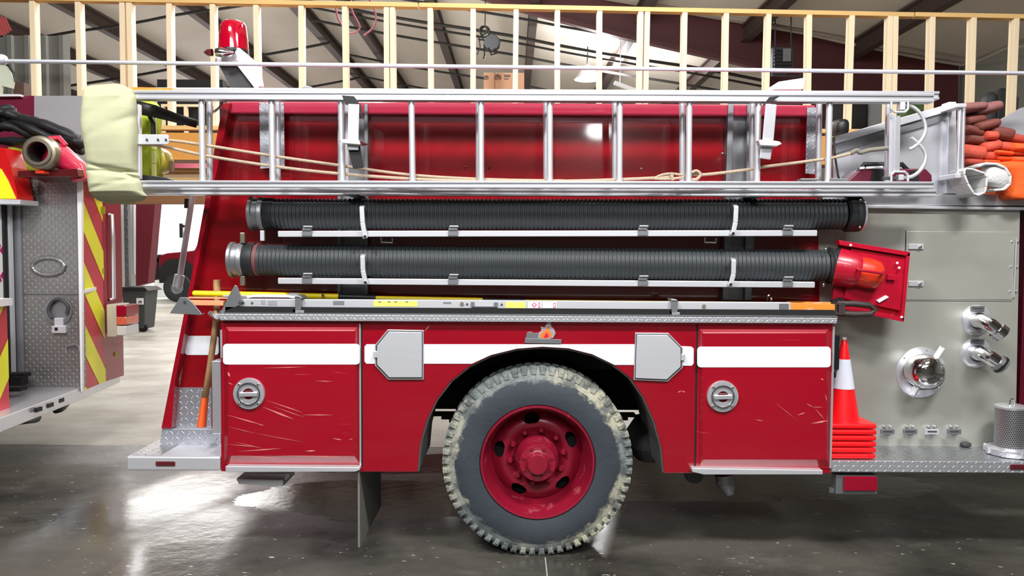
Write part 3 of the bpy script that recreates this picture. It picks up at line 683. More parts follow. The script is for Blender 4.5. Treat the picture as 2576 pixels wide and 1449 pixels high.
# wheel disc with five hand holes
b = MB()
n = 300; rings = []
def disc_y(r): return .17 - .045 * math.sin((r - .12) / .135 * PI) if r > .12 else .165
rs = [.258] + [.252 - i * .004 for i in range(20)] + [.165, .15, .13, .1]
holes = [math.radians(h) for h in (170, 242, 314, 26, 98)]
for r in rs: rings.append([b.b.verts.new(WC + Vector((math.cos(2 * PI * k / n) * r, disc_y(r), math.sin(2 * PI * k / n) * r))) for k in range(n)])
for i in range(len(rs) - 1):
    rm = (rs[i] + rs[i + 1]) / 2
    for k in range(n):
        am = 2 * PI * (k + .5) / n
        inh = False
        for h in holes:
            da = (am - h + PI) % (2 * PI) - PI
            if (da * rm / .046) ** 2 + ((rm - .216) / .03) ** 2 < 1: inh = True
        if not inh: b.b.faces.new((rings[i][k], rings[i][(k + 1) % n], rings[i + 1][(k + 1) % n], rings[i + 1][k]))
disc = b.build('wheel_disc', PINKRED, rim, smooth=True)
part('hub', PINKRED, rim, lambda b: b.lathe([(.125, .19), (.12, .07), (.105, .03), (.103, .0), (.098, -.006), (.07, -.008), (.064, -.012), (.06, -.03), (.052, -.038), (0, -.04)], WC + Vector((0, -.02, 0)), n=40), smooth=True)
ep('brake_drum', BLKM, lambda b: b.lathe([(.0, .2), (.25, .21), (.25, .3)], WC, n=40))
for k in range(10):
    a = 2 * PI * (k + .25) / 10; p = WC + Vector((math.cos(a) * .152, .125, math.sin(a) * .152))
    part('lug_nut', PINKRED, rim, lambda b: b.tube([p + Vector((0, .03, 0)), p + Vector((0, -.01, 0)), p + Vector((0, -.022, 0))], .018, 6, rs=[.019, .018, .011]), smooth=False)
for k in range(8):
    a = 2 * PI * (k + .5) / 8; p = WC + Vector((math.cos(a) * .085, -.028, math.sin(a) * .085))
    part('hub_bolt', PINKRED, rim, lambda b: b.cyl(p + Vector((0, .012, 0)), p + Vector((0, -.008, 0)), .011, 6))
ep('inner_tire', RUB, lambda b: b.lathe([(.25, .3), (.42, .3), (.5, .32), (.52, .36), (.52, .54), (.5, .58), (.25, .6)], WC, n=64), smooth=True)
ep('inner_tire', RUB, lambda b: b.lathe([(.25, 1.8), (.42, 1.8), (.5, 1.82), (.52, 1.86), (.52, 2.33), (.5, 2.36), (.25, 2.37)], WC, n=64), smooth=True)
# ---- running board and pump panel
zr = zat(1160, 0, 2300)
rb = ep('running_board', DIAT, lambda b: b.box(WX(2090, 1160, 0), 3.25, .0, .34, zat(1189, 0, 2300), zr), label='tread plate running board below the pump panel')
part('running_board_edge', EDGE, rb, lambda b: b.ppx([(2091, 1159), (2640, 1162), (2640, 1190), (2093, 1187)], -.006, .0005), bev=.002)
part('marker_light', LENSD, rb, lambda b: b.pbox(2542, 1169, 2600, 1182, -.014, -.006), bev=.004)
PY = .34
pp = ep('pump_panel', STEEL, lambda b: b.ppx([(2000, 519), (2566, 522), (2554, 1128), (2000, 1126)], PY, PY + .4), label='grey stainless pump panel with chrome outlets')
ep('panel_top_ledge', ALU, lambda b: (b.ppx([(2070, 489), (2640, 489), (2640, 517), (2070, 517)], PY - .02, 1.9),), bev=.004)
part('panel_trim', ALUW, pp, lambda b: b.ppx([(2165, 516), (2640, 522), (2640, 529), (2165, 523)], PY - .03, PY + .02), bev=.002)
part('panel_shadow_gap', BLKM, pp, lambda b: (b.pbox(2277, 580, 2279, 650, PY - .001, PY + .01), b.pbox(2160, 757, 2545, 758, PY - .0008, PY + .01)))
ad = part('access_door', STEEL, pp, lambda b: b.ppx([(2280, 582), (2552, 583), (2549, 754), (2280, 754)], PY - .004, PY - .0002), bev=.002)
part('hinge', ALU, ad, lambda b: b.cyl(W(2557, 600, PY - .008), W(2551, 748, PY - .008), .005, 10), smooth=True)
for y in (608, 671, 733):
    for dx in (-8, 8): part('rivet', CHROME, ad, lambda b: b.sup(W(2554 + dx - (y - 600) * .04, y, PY - .006), (.006, .006, .006), 1, 1, nu=8, nv=6), smooth='all')
for y in (621, 714):
    la = part('latch', ALUW, ad, lambda b: b.pbox(2287, y - 7, 2324, y + 6, PY - .014, PY - .003), bev=.002)
    part('latch_knob', CHROME, la, lambda b: b.sup(W(2315, y, PY - .02), (.009, .008, .008), .7, .7, nu=10, nv=6), smooth='all')
cab = ep('cab_side', mat('dark_maroon_cab', (88, 12, 34), .3, 0, coat=.8), lambda b: b.box(WX(2568, 900, .4), 3.7, .4, 2.3, .6, 2.15))
# large capped intake
ic = W(2316, 937, PY)
fl = part('intake_flange', ALU, pp, lambda b: b.lathe([(.07, -.035), (.1, -.03), (.125, -.014), (.147, -.006), (.15, 0)], ic, n=48), smooth=True)
cc = W(2335, 936, PY - .2)
part('intake_neck', BLK, fl, lambda b: b.tube([ic, W(2334, 936, PY - .09)], .1, 36, rs=[.104, .1]), smooth=True)
part('intake_cap', CHROME, fl, lambda b: b.lathe([(.098, .08), (.1, .06), (.1, .02), (.094, -.015), (.075, -.04), (.045, -.056), (0, -.062)], W(2334, 936, PY - .13), n=48), smooth=True, label='polished chrome cap')
for a, r in ((58, 1), (238, 1)):
    ra = math.radians(a); c = W(2334, 936, PY - .1) + Vector((math.cos(ra) * .118, 0, math.sin(ra) * .118))
    part('cap_lug', ALUW, fl, lambda b: (b.obox(c, (.09, .03, .012), Matrix.Rotation(-ra, 3, 'Y')), b.obox(c + Vector((0, .01, 0)), (.1, .008, .042), Matrix.Rotation(-ra, 3, 'Y'))), bev=.004, label='bright cap lug')
for a in range(0, 360, 60):
    p = ic + Vector((math.cos(math.radians(a + 20)) * .135, -.01, math.sin(math.radians(a + 20)) * .135))
    part('flange_bolt', CHROME, fl, lambda b: b.sup(p, (.006, .006, .006), 1, 1, nu=8, nv=6), smooth='all')
# two discharge elbows
for (fx, fy, ex, ey, nm) in ((2455, 806, 2511, 833, 'upper chrome discharge elbow with round cap'), (2455, 888, 2513, 914, 'lower chrome discharge elbow with open end')):
    fc = W(fx, fy, PY)
    of = part('outlet_flange', ALU, pp, lambda b: b.lathe([(.04, -.02), (.075, -.016), (.088, -.006), (.09, 0)], fc, n=40), smooth=True)
    p0 = fc; p1 = W(fx + 18, fy + 3, PY - .13); p2 = W(fx + 38, fy + 12, PY - .18); p3 = W(ex, ey, PY - .19)
    part('outlet_collar', BLK, of, lambda b: b.lathe([(.046, .0), (.05, -.03), (.046, -.035)], fc, n=30), smooth=True)
    part('outlet_elbow', CHROME, of, lambda b: b.tube([p0 + (p1 - p0) * .1, p0 + (p1 - p0) * .6, p1, p2, p3], .04, 24, rs=[.043, .043, .042, .04, .037]), smooth=True, label=nm)
    dr = (p3 - p2).normalized()
    part('outlet_cap', CHROME if ey < 900 else ALUD, of, lambda b: b.tube([p3 - dr * .012, p3 - dr * .01, p3 + dr * .03, p3 + dr * .036], .048, 8 if ey > 900 else 24, rs=[.03, .05, .05, .04]), smooth=True)
    if ey > 900: part('cap_band', BLK, of, lambda b: b.tube([p3 + dr * .006, p3 + dr * .02], .053, 16), smooth=True)
    pl = part('name_plate', ALUD, of, lambda b: b.pbox(fx - 12, fy - 36, fx + 22, fy - 24, PY - .026, PY - .018), bev=.001)
    part('plate_ink', DGREY, pl, lambda b: b.pbox(fx - 8, fy - 32, fx + 18, fy - 28, PY - .027, PY - .0255))
# drain valves
for i, x in enumerate((2233, 2290, 2345, 2401)):
    dv = part('drain_valve', ALUD, pp, lambda b: (b.cyl(W(x - 4, 1085, PY), W(x, 1088, PY - .05), .022, 16),), smooth=True)
    part('drain_tag', ALUW if i == 2 else ALUD, dv, lambda b: b.pbox(x - 17, 1080, x + 18, 1093, PY - .062, PY - .05), bev=.002)
    part('drain_ink', DGREY, dv, lambda b: b.pbox(x - 11, 1084, x + 12, 1088, PY - .0635, PY - .0615))
    for dx in (-9, 7): part('drain_bolt', CHROME, dv, lambda b: b.sup(W(x + dx, 1073, PY - .01), (.008, .014, .008), 1, 1, nu=8, nv=6), smooth='all')
ep('panel_foot', DGREY, lambda b: b.sup(W(2430, 1118, PY - .02), (.03, .02, .015), .8, .8), smooth='all')
# ---- hose racks
def rack(xa, ya, xb, yb, h):
    r = ep('hose_rack_rail', ALUW, lambda b: b.ppx([(xa, ya), (xb, yb), (xb, yb + h), (xa, ya + h)], .045, .07), bev=.003)
    part('rail_shelf', ALUW, r, lambda b: b.ppx([(xa, ya + 3), (xb, yb + 3), (xb, yb + 8), (xa, ya + 8)], .07, .3))
    for x in ([772, 1140, 1618, 1983]):
        y = ya + (yb - ya) * (x - xa) / (xb - xa)
        c = part('rack_clip', ALUD, r, lambda b: (b.ppx([(x - 12, y - 1), (x + 13, y - 1), (x + 12, y + 13), (x - 13, y + 13)], .036, .045), b.ppx([(x - 9, y - 12), (x + 12, y - 12), (x + 10, y - 1), (x - 13, y - 1)], .03, .045)), bev=.002)
        part('clip_lip', ALUW, c, lambda b: b.pbox(x - 9, y - 13, x + 13, y - 10, .02, .034))
    return r
rack(699, 581, 2056, 579, 15)
rack(699, 699, 2050, 709, 15)
# uprights
ep('rack_upright', ALUD, lambda b: (b.ppx([(849, 262), (925, 262), (925, 750), (849, 750)], UY - .02, UY), b.ppx([(849, 262), (857, 262), (857, 750), (849, 750)], UY - .06, UY), b.ppx([(916, 262), (925, 262), (925, 750), (916, 750)], UY - .06, UY)), bev=.002)
ep('rack_upright', ALUD, lambda b: (b.ppx([(1832, 262), (1916, 262), (1890, 755), (1818, 755)], UY - .02, UY), b.ppx([(1832, 262), (1846, 262), (1834, 755), (1818, 755)], UY - .06, UY), b.ppx([(1880, 262), (1900, 262), (1890, 755), (1874, 755)], UY - .06, UY)), bev=.002)
ep('tread_strip', DIA, lambda b: b.ppx([(652, 258), (714, 258), (716, 420), (655, 424)], UY - .056, UY - .0505))
ep('tread_strip', DIA, lambda b: b.ppx([(2031, 270), (2053, 270), (2050, 438), (2026, 436)], UY - .056, UY - .0505))
for x, y in ((973, 598), (1787, 598)):
    a = W(x - 14, y, .12); c = W(x + 14, y + 1, .12)
    ep('small_handle', ALUW, lambda b: b.tube([a, a + Vector((0, 0, -.025)), c + Vector((0, 0, -.025)), c], .005, 8), smooth=True)
# hose retaining straps (metal arms)
for xs in (((910, 522), (912, 560), (919, 600)), ((912, 645), (913, 680), (920, 715)), ((1852, 520), (1850, 560), (1843, 592)), ((1846, 655), (1845, 690), (1837, 720))):
    Y = .02
    b = MB(); pts = [W(x, y, Y) for x, y in xs]
    pts = [pts[0] + Vector((0, .03, .01))] + pts
    for p, q in zip(pts, pts[1:]): b.beam(p, q, .008, .026, up=(1, 0, 0))
    ar = b.build('hose_clamp_arm', ALUW, E, bev=.003)
    part('clamp_bolt', CHROME, ar, lambda b: b.cyl(pts[-1] + Vector((0, .03, .01)), pts[-1] + Vector((0, -.012, .01)), .009, 8))
# ladder rack arms
def arm(xs, name_label, Y):
    b = MB(); ps = [W(x, y, Y) for x, y in xs]
    for p, q in zip(ps, ps[1:]): b.beam(p, q, .006, .06, up=(1, 0, 0))
    return b.build('ladder_rack_arm', ALU, E, bev=.003, label=name_label)
a1 = arm([(890, 262), (888, 350), (888, 378)], 'curved silver ladder arm with a wedge clamp', -.085)
part('arm_clamp', ALUW, a1, lambda b: b.ppx([(852, 349), (904, 353), (907, 364), (860, 360)], -.12, -.07), bev=.003)
part('clamp_tip', LENSD, a1, lambda b: b.ppx([(906, 355), (924, 362), (907, 366)], -.115, -.085))
part('arm_hook', BLK, a1, lambda b: b.ppx([(860, 240), (890, 242), (906, 262), (914, 300), (908, 290), (896, 268), (868, 262)], -.085, -.07))
part('arm_strap', BLK, a1, lambda b: b.ppx([(875, 372), (905, 366), (914, 422), (888, 424)], -.07, -.06), bev=.002)
a2 = arm([(1940, 262), (1932, 350), (1924, 400)], 'curved silver ladder arm near the right end', -.085)
part('arm_clamp', ALUW, a2, lambda b: b.ppx([(1908, 352), (1930, 350), (1962, 356), (1968, 362), (1955, 368), (1912, 366)], -.12, -.07), bev=.004)
part('arm_hook', BLK, a2, lambda b: b.ppx([(1963, 241), (1936, 244), (1920, 264), (1928, 264), (1950, 250)], -.085, -.07))
# ladder rack shelves carrying the ladders
for x_ in (885, 1900): ep('ladder_rack_foot', ALUD, lambda b: b.box(WX(x_, 480, .05) - .04, WX(x_, 480, .05) + .04, .0, UY, zat(491, -.0), zat(489, -.0)))
# ---- hose bed side panel on the right
HY = .36
hb = ep('hose_bed_side', ALU, lambda b: b.ppx([(2096, 350), (2405, 262), (2405, 487), (2096, 487)], HY, HY + .03), label='sloping aluminium hose bed side')
part('bed_top_rail', ALUW, hb, lambda b: b.ppx([(2094, 345), (2406, 256), (2406, 275), (2094, 364)], HY - .03, HY + .035), bev=.003)
part('bed_inner_rail', ALUD, hb, lambda b: b.ppx([(2096, 366), (2395, 280), (2395, 297), (2096, 388)], HY - .015, HY))
part('bed_end_post', ALUW, hb, lambda b: b.ppx([(2387, 256), (2406, 256), (2406, 487), (2380, 487)], HY - .04, HY + .04), bev=.003)
part('post_base', ALUD, hb, lambda b: b.pbox(2390, 440, 2440, 487, HY - .02, HY + .1))
rl = ep('hose_roller', ALU, lambda b: (b.cyl(W(2415, 268, .2), W(2408, 445, .2), .011, 12), b.cyl(W(2424, 272, .22), W(2419, 445, .22), .011, 12)), smooth=True)
part('roller_bracket', ALUW, rl, lambda b: (b.pbox(2404, 436, 2428, 448, .17, .34), b.pbox(2406, 260, 2432, 270, .17, .34)), bev=.003)
ep('hose_bed_cover', ALU, lambda b: b.ppx([(2470, 330), (2576, 270), (2700, 230), (2700, 487), (2470, 487)], .55, .6))
# beacon on its bracket
BY = .62
be = ep('beacon_bracket', ALUW, lambda b: (b.ppx([(545, 122), (602, 120), (650, 162), (660, 218), (640, 218), (592, 160), (540, 158)], BY, BY + .04), b.ppx([(592, 160), (600, 158), (652, 222), (640, 222)], BY - .02, BY + .16)), bev=.004, label='white slanted bracket carrying the red beacon')
part('bracket_hollow_shade', DGREY, be, lambda b: (b.ppx([(548, 158), (595, 157), (640, 220), (580, 220)], BY + .05, BY + .14),), label='hollow of the bracket, darkened for shade')  # dark grey colour stands in for shade in the bracket's hollow
bc = W(576, 121, BY)
bb = ep('beacon_light', BLK, lambda b: b.lathe([(0, -.015), (.09, -.015), (.094, .0), (.088, .02), (0, .022)], bc + Vector((0, .08, -.005)), 'Z', 36), smooth=True, label='red rotating beacon on a white bracket')
part('beacon_dome', BEAC, bb, lambda b: b.lathe([(.092, .0), (.09, .03), (.086, .08), (.078, .15), (.07, .168), (.05, .178), (0, .18)], bc + Vector((0, .08, .005)), 'Z', 40), smooth=True)
part('beacon_core', CHROME, bb, lambda b: b.box(bc.x - .012, bc.x + .012, BY + .04, BY + .05, bc.z + .02, bc.z + .15))
sl = ep('bracket_lamp', CHROME, lambda b: (b.lathe([(0, -.03), (.025, -.02), (.032, .02), (.02, .05), (.008, .09)], W(552, 132, BY - .06), 'X', 18), b.beam(W(560, 140, BY - .05), W(590, 130, BY - .02), .02, .02)), smooth=True)
part('lamp_tip', LENSD, sl, lambda b: b.lathe([(0, -.055), (.02, -.03), (.022, -.0)], W(534, 132, BY - .06), 'X', 14), smooth=True)
# grab arm hanging at the rear
ep('rear_support_arm', ALUW, lambda b: (b.tube([W(485, 488, .9), W(474, 560, .9), W(452, 700, .9)], .026, 10, sc=(1, .7)), b.tube([W(452, 692, .9), W(446, 722, .9)], .032, 10)), smooth=True, label='grey support arm hanging below the ladder end')
ep('canopy_hook', BLK, lambda b: b.beam(W(470, 500, .8), W(468, 524, .8), .02, .02))
ep('corner_clamp', CHROME, lambda b: (b.tube([W(527, 272, .3), W(540, 280, .3), W(553, 270, .3), W(556, 262, .3)], .008, 8), b.sup(W(529, 276, .29), (.02, .02, .03), .8, .8, nu=10, nv=8)), smooth=True)

# ================================================================== LOAD ON THE ENGINE
# ---- black suction hoses
def suction(name, label, xa, xb, yc_a, yc_b, r, Y, grp):
    A, B = W(xa, yc_a, Y), W(xb, yc_b, Y)
    t = thing(name, label, 'suction hose', ((A.x + B.x) / 2, Y, (A.z + B.z) / 2 - r), grp)
    ax = (B - A).normalized(); L = (B - A).length
    fr = (ax, Vector((0, 1, 0)), ax.cross(Vector((0, 1, 0))))
    pr = []; pitch = .0232; n = int(L / pitch)
    for i in range(n):
        s = i * pitch
        for rr, dt in ((-.0055, 0), (0, .006), (.0012, .010), (0, .014), (-.0055, .019)): pr.append((r + rr, s + dt))
    part('hose_body', HOSE, t, lambda b: b.lathe(pr, A, fr, 40), smooth='all')
    return t, A, B, ax, fr
g = 'black ribbed suction hoses on the side racks'
h1, A, B, ax, fr = suction('suction_hose', 'upper black ribbed suction hose just under the ladders', 690, 2128, 538, 539, .086, .17, None)
def coupling(t, P, d, fr0, r, lab=None):
    fr = (d, fr0[1], fr0[2])
    part('hose_cuff', RUB, t, lambda b: b.lathe([(r - .004, -.012), (r + .006, -.006), (r + .006, .045), (r + .002, .052)], P, fr, 40), smooth=True)
    c = part('coupling', ALUD, t, lambda b: b.lathe([(r - .01, .045), (r + .007, .05), (r + .011, .058), (r + .011, .075), (r + .004, .08), (r + .004, .105), (r + .013, .112), (r + .013, .128), (r - .002, .132), (r - .014, .13), (r - .016, .06), (0, .058)], P, fr, 44), smooth=True, label=lab)
    return c
coupling(h1, A, -ax, fr, .084, 'worn silver coupling')
cR = part('end_cuff', RUB, h1, lambda b: b.lathe([(.08, -.012), (.096, -.004), (.1, .0), (.1, .03), (.096, .034), (.1, .04), (.098, .07), (.06, .078)], B, fr, 40), smooth=True)
part('coupling_ring', ALUW, h1, lambda b: b.lathe([(.088, .066), (.094, .072), (.094, .082), (.084, .086), (0, .086)], B, fr, 40), smooth=True)
for z in (.075, -.075): part('cuff_screw', CHROME, cR, lambda b: b.sup(B + Vector((.05, -.07, z)), (.008, .006, .008), 1, 1, nu=8, nv=6), smooth='all')
part('coupling_foot', ALUW, h1, lambda b: b.pbox(654, 580, 664, 606, .12, .14), bev=.002)
h2, A, B, ax, fr = suction('suction_hose', 'lower black ribbed suction hose with a red square strainer at its right end', 640, 2082, 654, 668, .088, .17, None)
c2 = coupling(h2, A, -ax, fr, .088, 'worn silver coupling with lugs')
for y0, y1, in ((585, 612), (694, 718)):
    part('coupling_lug', BRASS, c2, lambda b: b.pbox(603, y0, 615, y1, .12, .15), bev=.004)
part('red_band', mat('faded_red_rubber', (120, 62, 64), .6, 0), h2, lambda b: b.lathe([(.0895, .012), (.0905, .018), (.0895, .03)], A, fr, 40), smooth='all')
cR = part('end_cuff', RUB, h2, lambda b: b.lathe([(.086, -.012), (.094, .0), (.104, .006), (.104, .018), (.098, .026), (.1, .04), (.1, .07), (.09, .076)], B, fr, 40), smooth=True)
for dx, dy in ((2078, 628), (2106, 680), (2072, 717)): part('cuff_screw', CHROME, cR, lambda b: b.sup(W(dx, dy, .07), (.008, .006, .01), .8, .8, nu=8, nv=6), smooth='all')
# ---- low level strainer
st = thing('floating_strainer', 'chipped red square low-level strainer with an orange dome on the end of the lower hose', 'strainer', (W(2195, 800, .12).x, .16, W(2195, 808, .12).z))
part('base_plate', WORNRED, st, lambda b: b.ppx([(2111, 604), (2290, 634), (2274, 810), (2093, 772)], .17, .185), bev=.002)
part('plate_flange', WORNRED, st, lambda b: (b.ppx([(2111, 604), (2290, 634), (2289, 645), (2112, 616)], .12, .17), b.ppx([(2281, 640), (2290, 634), (2274, 810), (2267, 800)], .12, .17), b.ppx([(2095, 762), (2275, 800), (2274, 810), (2093, 772)], .12, .17)), bev=.002)
ip = part('inner_plate', WORNRED, st, lambda b: b.ppx([(2142, 625), (2279, 646), (2266, 782), (2126, 752)], .14, .17), bev=.004)
for x, y in ((2140, 617), (2257, 662), (2262, 674), (2268, 798)): part('bolt', WLAB, ip, lambda b: b.sup(W(x, y, .12), (.008, .008, .008), 1, 1, nu=8, nv=6), smooth='all')
p0, p1, p2 = W(2106, 671, .16), W(2150, 680, .12), W(2216, 694, .1)
part('intake_tube', WORNRED, st, lambda b: b.tube([p0, p1, p1 + (p2 - p1) * .1], .1, 32, rs=[.108, .1, .088]), smooth=True, label='wide red intake tube')
dm = part('strainer_dome', ORED, st, lambda b: b.tube([p1 + (p2 - p1) * .05, p1 + (p2 - p1) * .5, p1 + (p2 - p1) * .85, p2, p2 + (p2 - p1) * .06], .085, 32, rs=[.082, .084, .078, .058, .02], sc=(1, 1)), smooth=True, label='orange strainer dome')
part('dome_handle', WORNRED, dm, lambda b: b.tube([W(2158, 676, .02), W(2160, 679, -.012), W(2190, 683, -.016), W(2218, 688, -.012), W(2222, 684, .03)], .008, 10), smooth=True)
part('plate_clip', WLAB, ip, lambda b: b.ppx([(2206, 756), (2230, 743), (2237, 748), (2212, 762)], .125, .14), bev=.002)
part('small_bracket', WORNRED, ip, lambda b: b.ppx([(2234, 690), (2255, 693), (2254, 706), (2232, 704)], .12, .14), bev=.002)
part('black_strap', BLKM, st, lambda b: b.ppx([(2094, 755), (2120, 748), (2126, 788), (2094, 772)], .135, .165))

# ---- ladders
RS = .0165
def rail(name, par, xa, ya, xb, yb, h, Y, dep, m=ALU, lab=None):
    A, B = W(xa, ya, Y), W(xb, yb, Y); hh = h * (Y - CAM.y) / F
    o = MB(); fl = .004
    for (y0, y1, z0, z1) in ((Y, Y + dep, -fl, 0), (Y, Y + dep, -hh, -hh + fl), (Y + dep * .4, Y + dep * .4 + fl, -hh, 0)):
        o.quad  # channel: top flange, bottom flange, web
        pts = [(A.x, A.z + z0), (B.x, B.z + z0), (B.x, B.z + z1), (A.x, A.z + z1)]
        o.prism(pts, y0, y1)
    o.prism([(A.x, A.z - hh * .3), (B.x, B.z - hh * .3), (B.x, B.z), (A.x, A.z)], Y - .004, Y + .01)
    o.prism([(A.x, A.z - hh), (B.x, B.z - hh), (B.x, B.z - hh * .72), (A.x, A.z - hh * .72)], Y - .004, Y + .01)
    o.prism([(A.x, A.z - hh * .8), (B.x, B.z - hh * .8), (B.x, B.z - hh * .2), (A.x, A.z - hh * .2)], Y + .004, Y + .03)
    return o.build(name, m, par, bev=.0015, label=lab)
LY = -.05
lad = thing('extension_ladder', 'front aluminium ladder with a rope halyard, lying on edge along the engine', 'ladder', (W(1340, 470, LY).x, LY + .03, W(1340, 472, LY).z))
rail('side_rail', lad, 332, 227, 2350, 235, 22, LY, .06)
rail('side_rail', lad, 341, 454, 2350, 457, 17, LY, .06)
for x, lean in ((507, 3), (683, 3), (858, 3), (1035, 3), (1210, 0), (1383, 0), (1559, -1), (1734, -2), (1908, -4), (2087, -5)):
    part('rung', ALUW, lad, lambda b: b.cyl(W(x, 247, LY + .03), W(x + lean, 458, LY + .03), RS, 14), smooth=True)
part('end_plate', ALUW, lad, lambda b: (b.ppx([(341, 338), (420, 338), (424, 342), (424, 360), (420, 363), (341, 363)], LY - .01, LY), b.ppx([(334, 262), (350, 262), (352, 450), (338, 450)], LY, LY + .03)), bev=.002, label='short riveted silver end plate')
for x in (369, 397, 417): part('bolt', DGREY, lad, lambda b: b.cyl(W(x, 351, LY), W(x, 351, LY - .018), .006, 8))
part('worn_tip', ORAW, lad, lambda b: b.ppx([(332, 219), (430, 221), (440, 228), (332, 227)], LY, LY + .14), label='orange painted tip')
part('rail_foot', ALUD, lad, lambda b: (b.ppx([(2014, 449), (2060, 449), (2060, 454), (2014, 454)], LY - .005, LY + .05), b.ppx([(2090, 448), (2134, 450), (2134, 456), (2090, 456)], LY - .005, LY + .05)), bev=.001)
RY = .085
roof = thing('roof_ladder', 'rear aluminium roof ladder with two curved hooks at its right end, behind the rope ladder', 'ladder', (W(1340, 488, RY).x, RY + .03, W(1340, 489, RY).z))
rail('side_rail', roof, 345, 220, 2363, 230, 20, RY, .07)
rail('side_rail', roof, 360, 473, 2356, 478, 17, RY, .07)
for x, lean in ((527, 1), (698, 1), (872, 1), (1204, 0), (1374, 0), (1547, 0), (1716, 0), (1893, -2), (2061, -3), (2235, -4)):
    part('rung', ALU, roof, lambda b: b.cyl(W(x, 240, RY + .03), W(x + lean, 478, RY + .03), RS, 14), smooth=True)
for (cy, s) in ((304, 1), (392, -1)):
    pts = []
    if s > 0: px = [(2262, 262), (2290, 266), (2312, 282), (2325, 305), (2328, 330), (2318, 352), (2302, 368), (2287, 376)]
    else: px = [(2262, 446), (2290, 445), (2312, 432), (2326, 410), (2328, 388), (2320, 372), (2306, 358), (2292, 346)]
    part('folding_hook', ALUW, roof, lambda b: b.tube(smooth([W(x, y, LY + .02) for x, y in px]), .0095, 10), smooth=True, label='curved steel roof hook')
part('hook_bar', ALU, roof, lambda b: b.ppx([(2251, 290), (2266, 290), (2264, 432), (2249, 432)], LY + .01, LY + .05), bev=.003)
part('hook_bar', ALU, roof, lambda b: b.ppx([(2238, 285), (2247, 285), (2245, 450), (2236, 450)], LY + .03, LY + .06), bev=.003)
def ubr(y0, y1, up):
    b = MB()
    q = [(2242, y0), (2242, y1), (2250, y1 + (8 if not up else -8)), (2276, y1 + (8 if not up else -8)), (2284, y1), (2284, y0)]
    pts = [W(x, y, LY) for x, y in q]
    for p, r2 in zip(pts, pts[1:]): b.beam(p, r2, .05, .01, up=(0, 1, 0)) if False else b.tube([p, r2], .0065, 8)
    return b.build('hook_bracket', ALUW, roof)
ubr(256, 274, False); ubr(456, 440, True)
part('bracket_block', ALUW, roof, lambda b: b.pbox(2265, 256, 2278, 276, LY - .005, LY + .03), bev=.002)
part('bracket_block', ALUW, roof, lambda b: b.pbox(2262, 439, 2274, 453, LY - .005, LY + .03), bev=.002)
part('hook_sleeve', DGREY, roof, lambda b: (b.pbox(2222, 444, 2262, 452, LY + .01, LY + .03)), bev=.003)
# halyard rope: strands plus knots
def rope(px, Y, r=.0062): return smooth([W(x, y, Y) for x, y in px], 4)
rp = part('halyard_rope', ROPE, lad, lambda b: b.tube(rope([(330, 352), (424, 353), (520, 366), (690, 393), (860, 417), (1040, 441), (1240, 452), (1420, 455)], LY + .055), .0085, 10), smooth=True, label='pale braided rope')
part('halyard_rope', ROPE, lad, lambda b: b.tube(rope([(330, 362), (400, 366), (525, 393), (700, 420), (855, 437), (1040, 450), (1230, 456), (1450, 455), (1640, 448), (1690, 444)], LY + .045), .0085, 10), smooth=True, label='pale braided rope')
part('rope_knot', ROPE, rp, lambda b: (b.tube(rope([(1645, 449), (1665, 440), (1690, 437), (1718, 441)], LY + .04), .007, 8), b.tube(rope([(1645, 449), (1670, 450), (1695, 449), (1720, 446)], LY + .035), .007, 8), b.tube(rope([(1692, 434), (1690, 444), (1694, 453)], LY + .03), .01, 8)), smooth=True)
part('halyard_rope', ROPE, lad, lambda b: b.tube(rope([(1722, 444), (1742, 440), (1765, 440), (1824, 434), (1886, 426), (1920, 420), (2000, 410), (2060, 402), (2100, 396), (2150, 383)], LY + .05), .0085, 10), smooth=True, label='pale braided rope')
part('rope_knot', ROPE, rp, lambda b: (b.tube(rope([(1740, 434), (1752, 430), (1762, 438), (1754, 450), (1740, 452)], LY + .03), .0085, 8),), smooth=True)
part('rope_wrap', ROPED, lad, lambda b: b.tube(rope([(2140, 386), (2155, 378), (2165, 384), (2185, 378), (2210, 375), (2236, 372)], LY + .05), .012, 10), smooth=True)
# ---- canvas cover over the ladder end
rows = [(212, 222, 328, .02, .18), (216, 203, 334, -.02, .22), (224, 193, 333, -.09, .25), (240, 190, 333, -.11, .26), (270, 190, 334, -.115, .26), (300, 191, 332, -.115, .26), (340, 194, 331, -.12, .26), (380, 197, 332, -.12, .26), (410, 200, 337, -.115, .26), (428, 202, 342, -.105, .26), (440, 204, 345, -.115, .26), (460, 205, 346, -.12, .26), (480, 207, 352, -.11, .26), (492, 218, 374, -.08, .24), (502, 240, 373, -.05, .2), (510, 276, 355, .0, .14)]
R2 = []
for a, c in zip(rows, rows[1:]):
    for k in range(10):
        t = k / 10; R2.append(tuple(a[i] + (c[i] - a[i]) * t for i in range(5)))
R2.append(rows[-1])
b = MB(); b.loft([(WZ(270, y, y0), WX(xl, y, y0), WX(xr, y, y0), y0, y1) for y, xl, xr, y0, y1 in R2], n=140, e=.35, nz=.018, ns=5)
for v in b.b.verts:     # folds pulled towards the right edge
    p = v.co
    if p.y < .03:
        u = (p.x - WX(200, 400, 0)) / .3
        for z0, sl_, am, wd in ((WZ(200, 402, 0), -.3, .02, .011), (WZ(200, 412, 0), -.15, .012, .008), (WZ(200, 432, 0), -.02, .014, .008), (WZ(200, 370, 0), .45, .01, .02), (WZ(200, 320, 0), .5, .009, .025), (WZ(200, 490, 0), .25, .012, .012)):
            dz = p.z - (z0 + sl_ * (p.x - WX(200, 400, 0)))
            p.y += am * math.exp(-(dz / wd) ** 2) * min(1, max(.1, u))
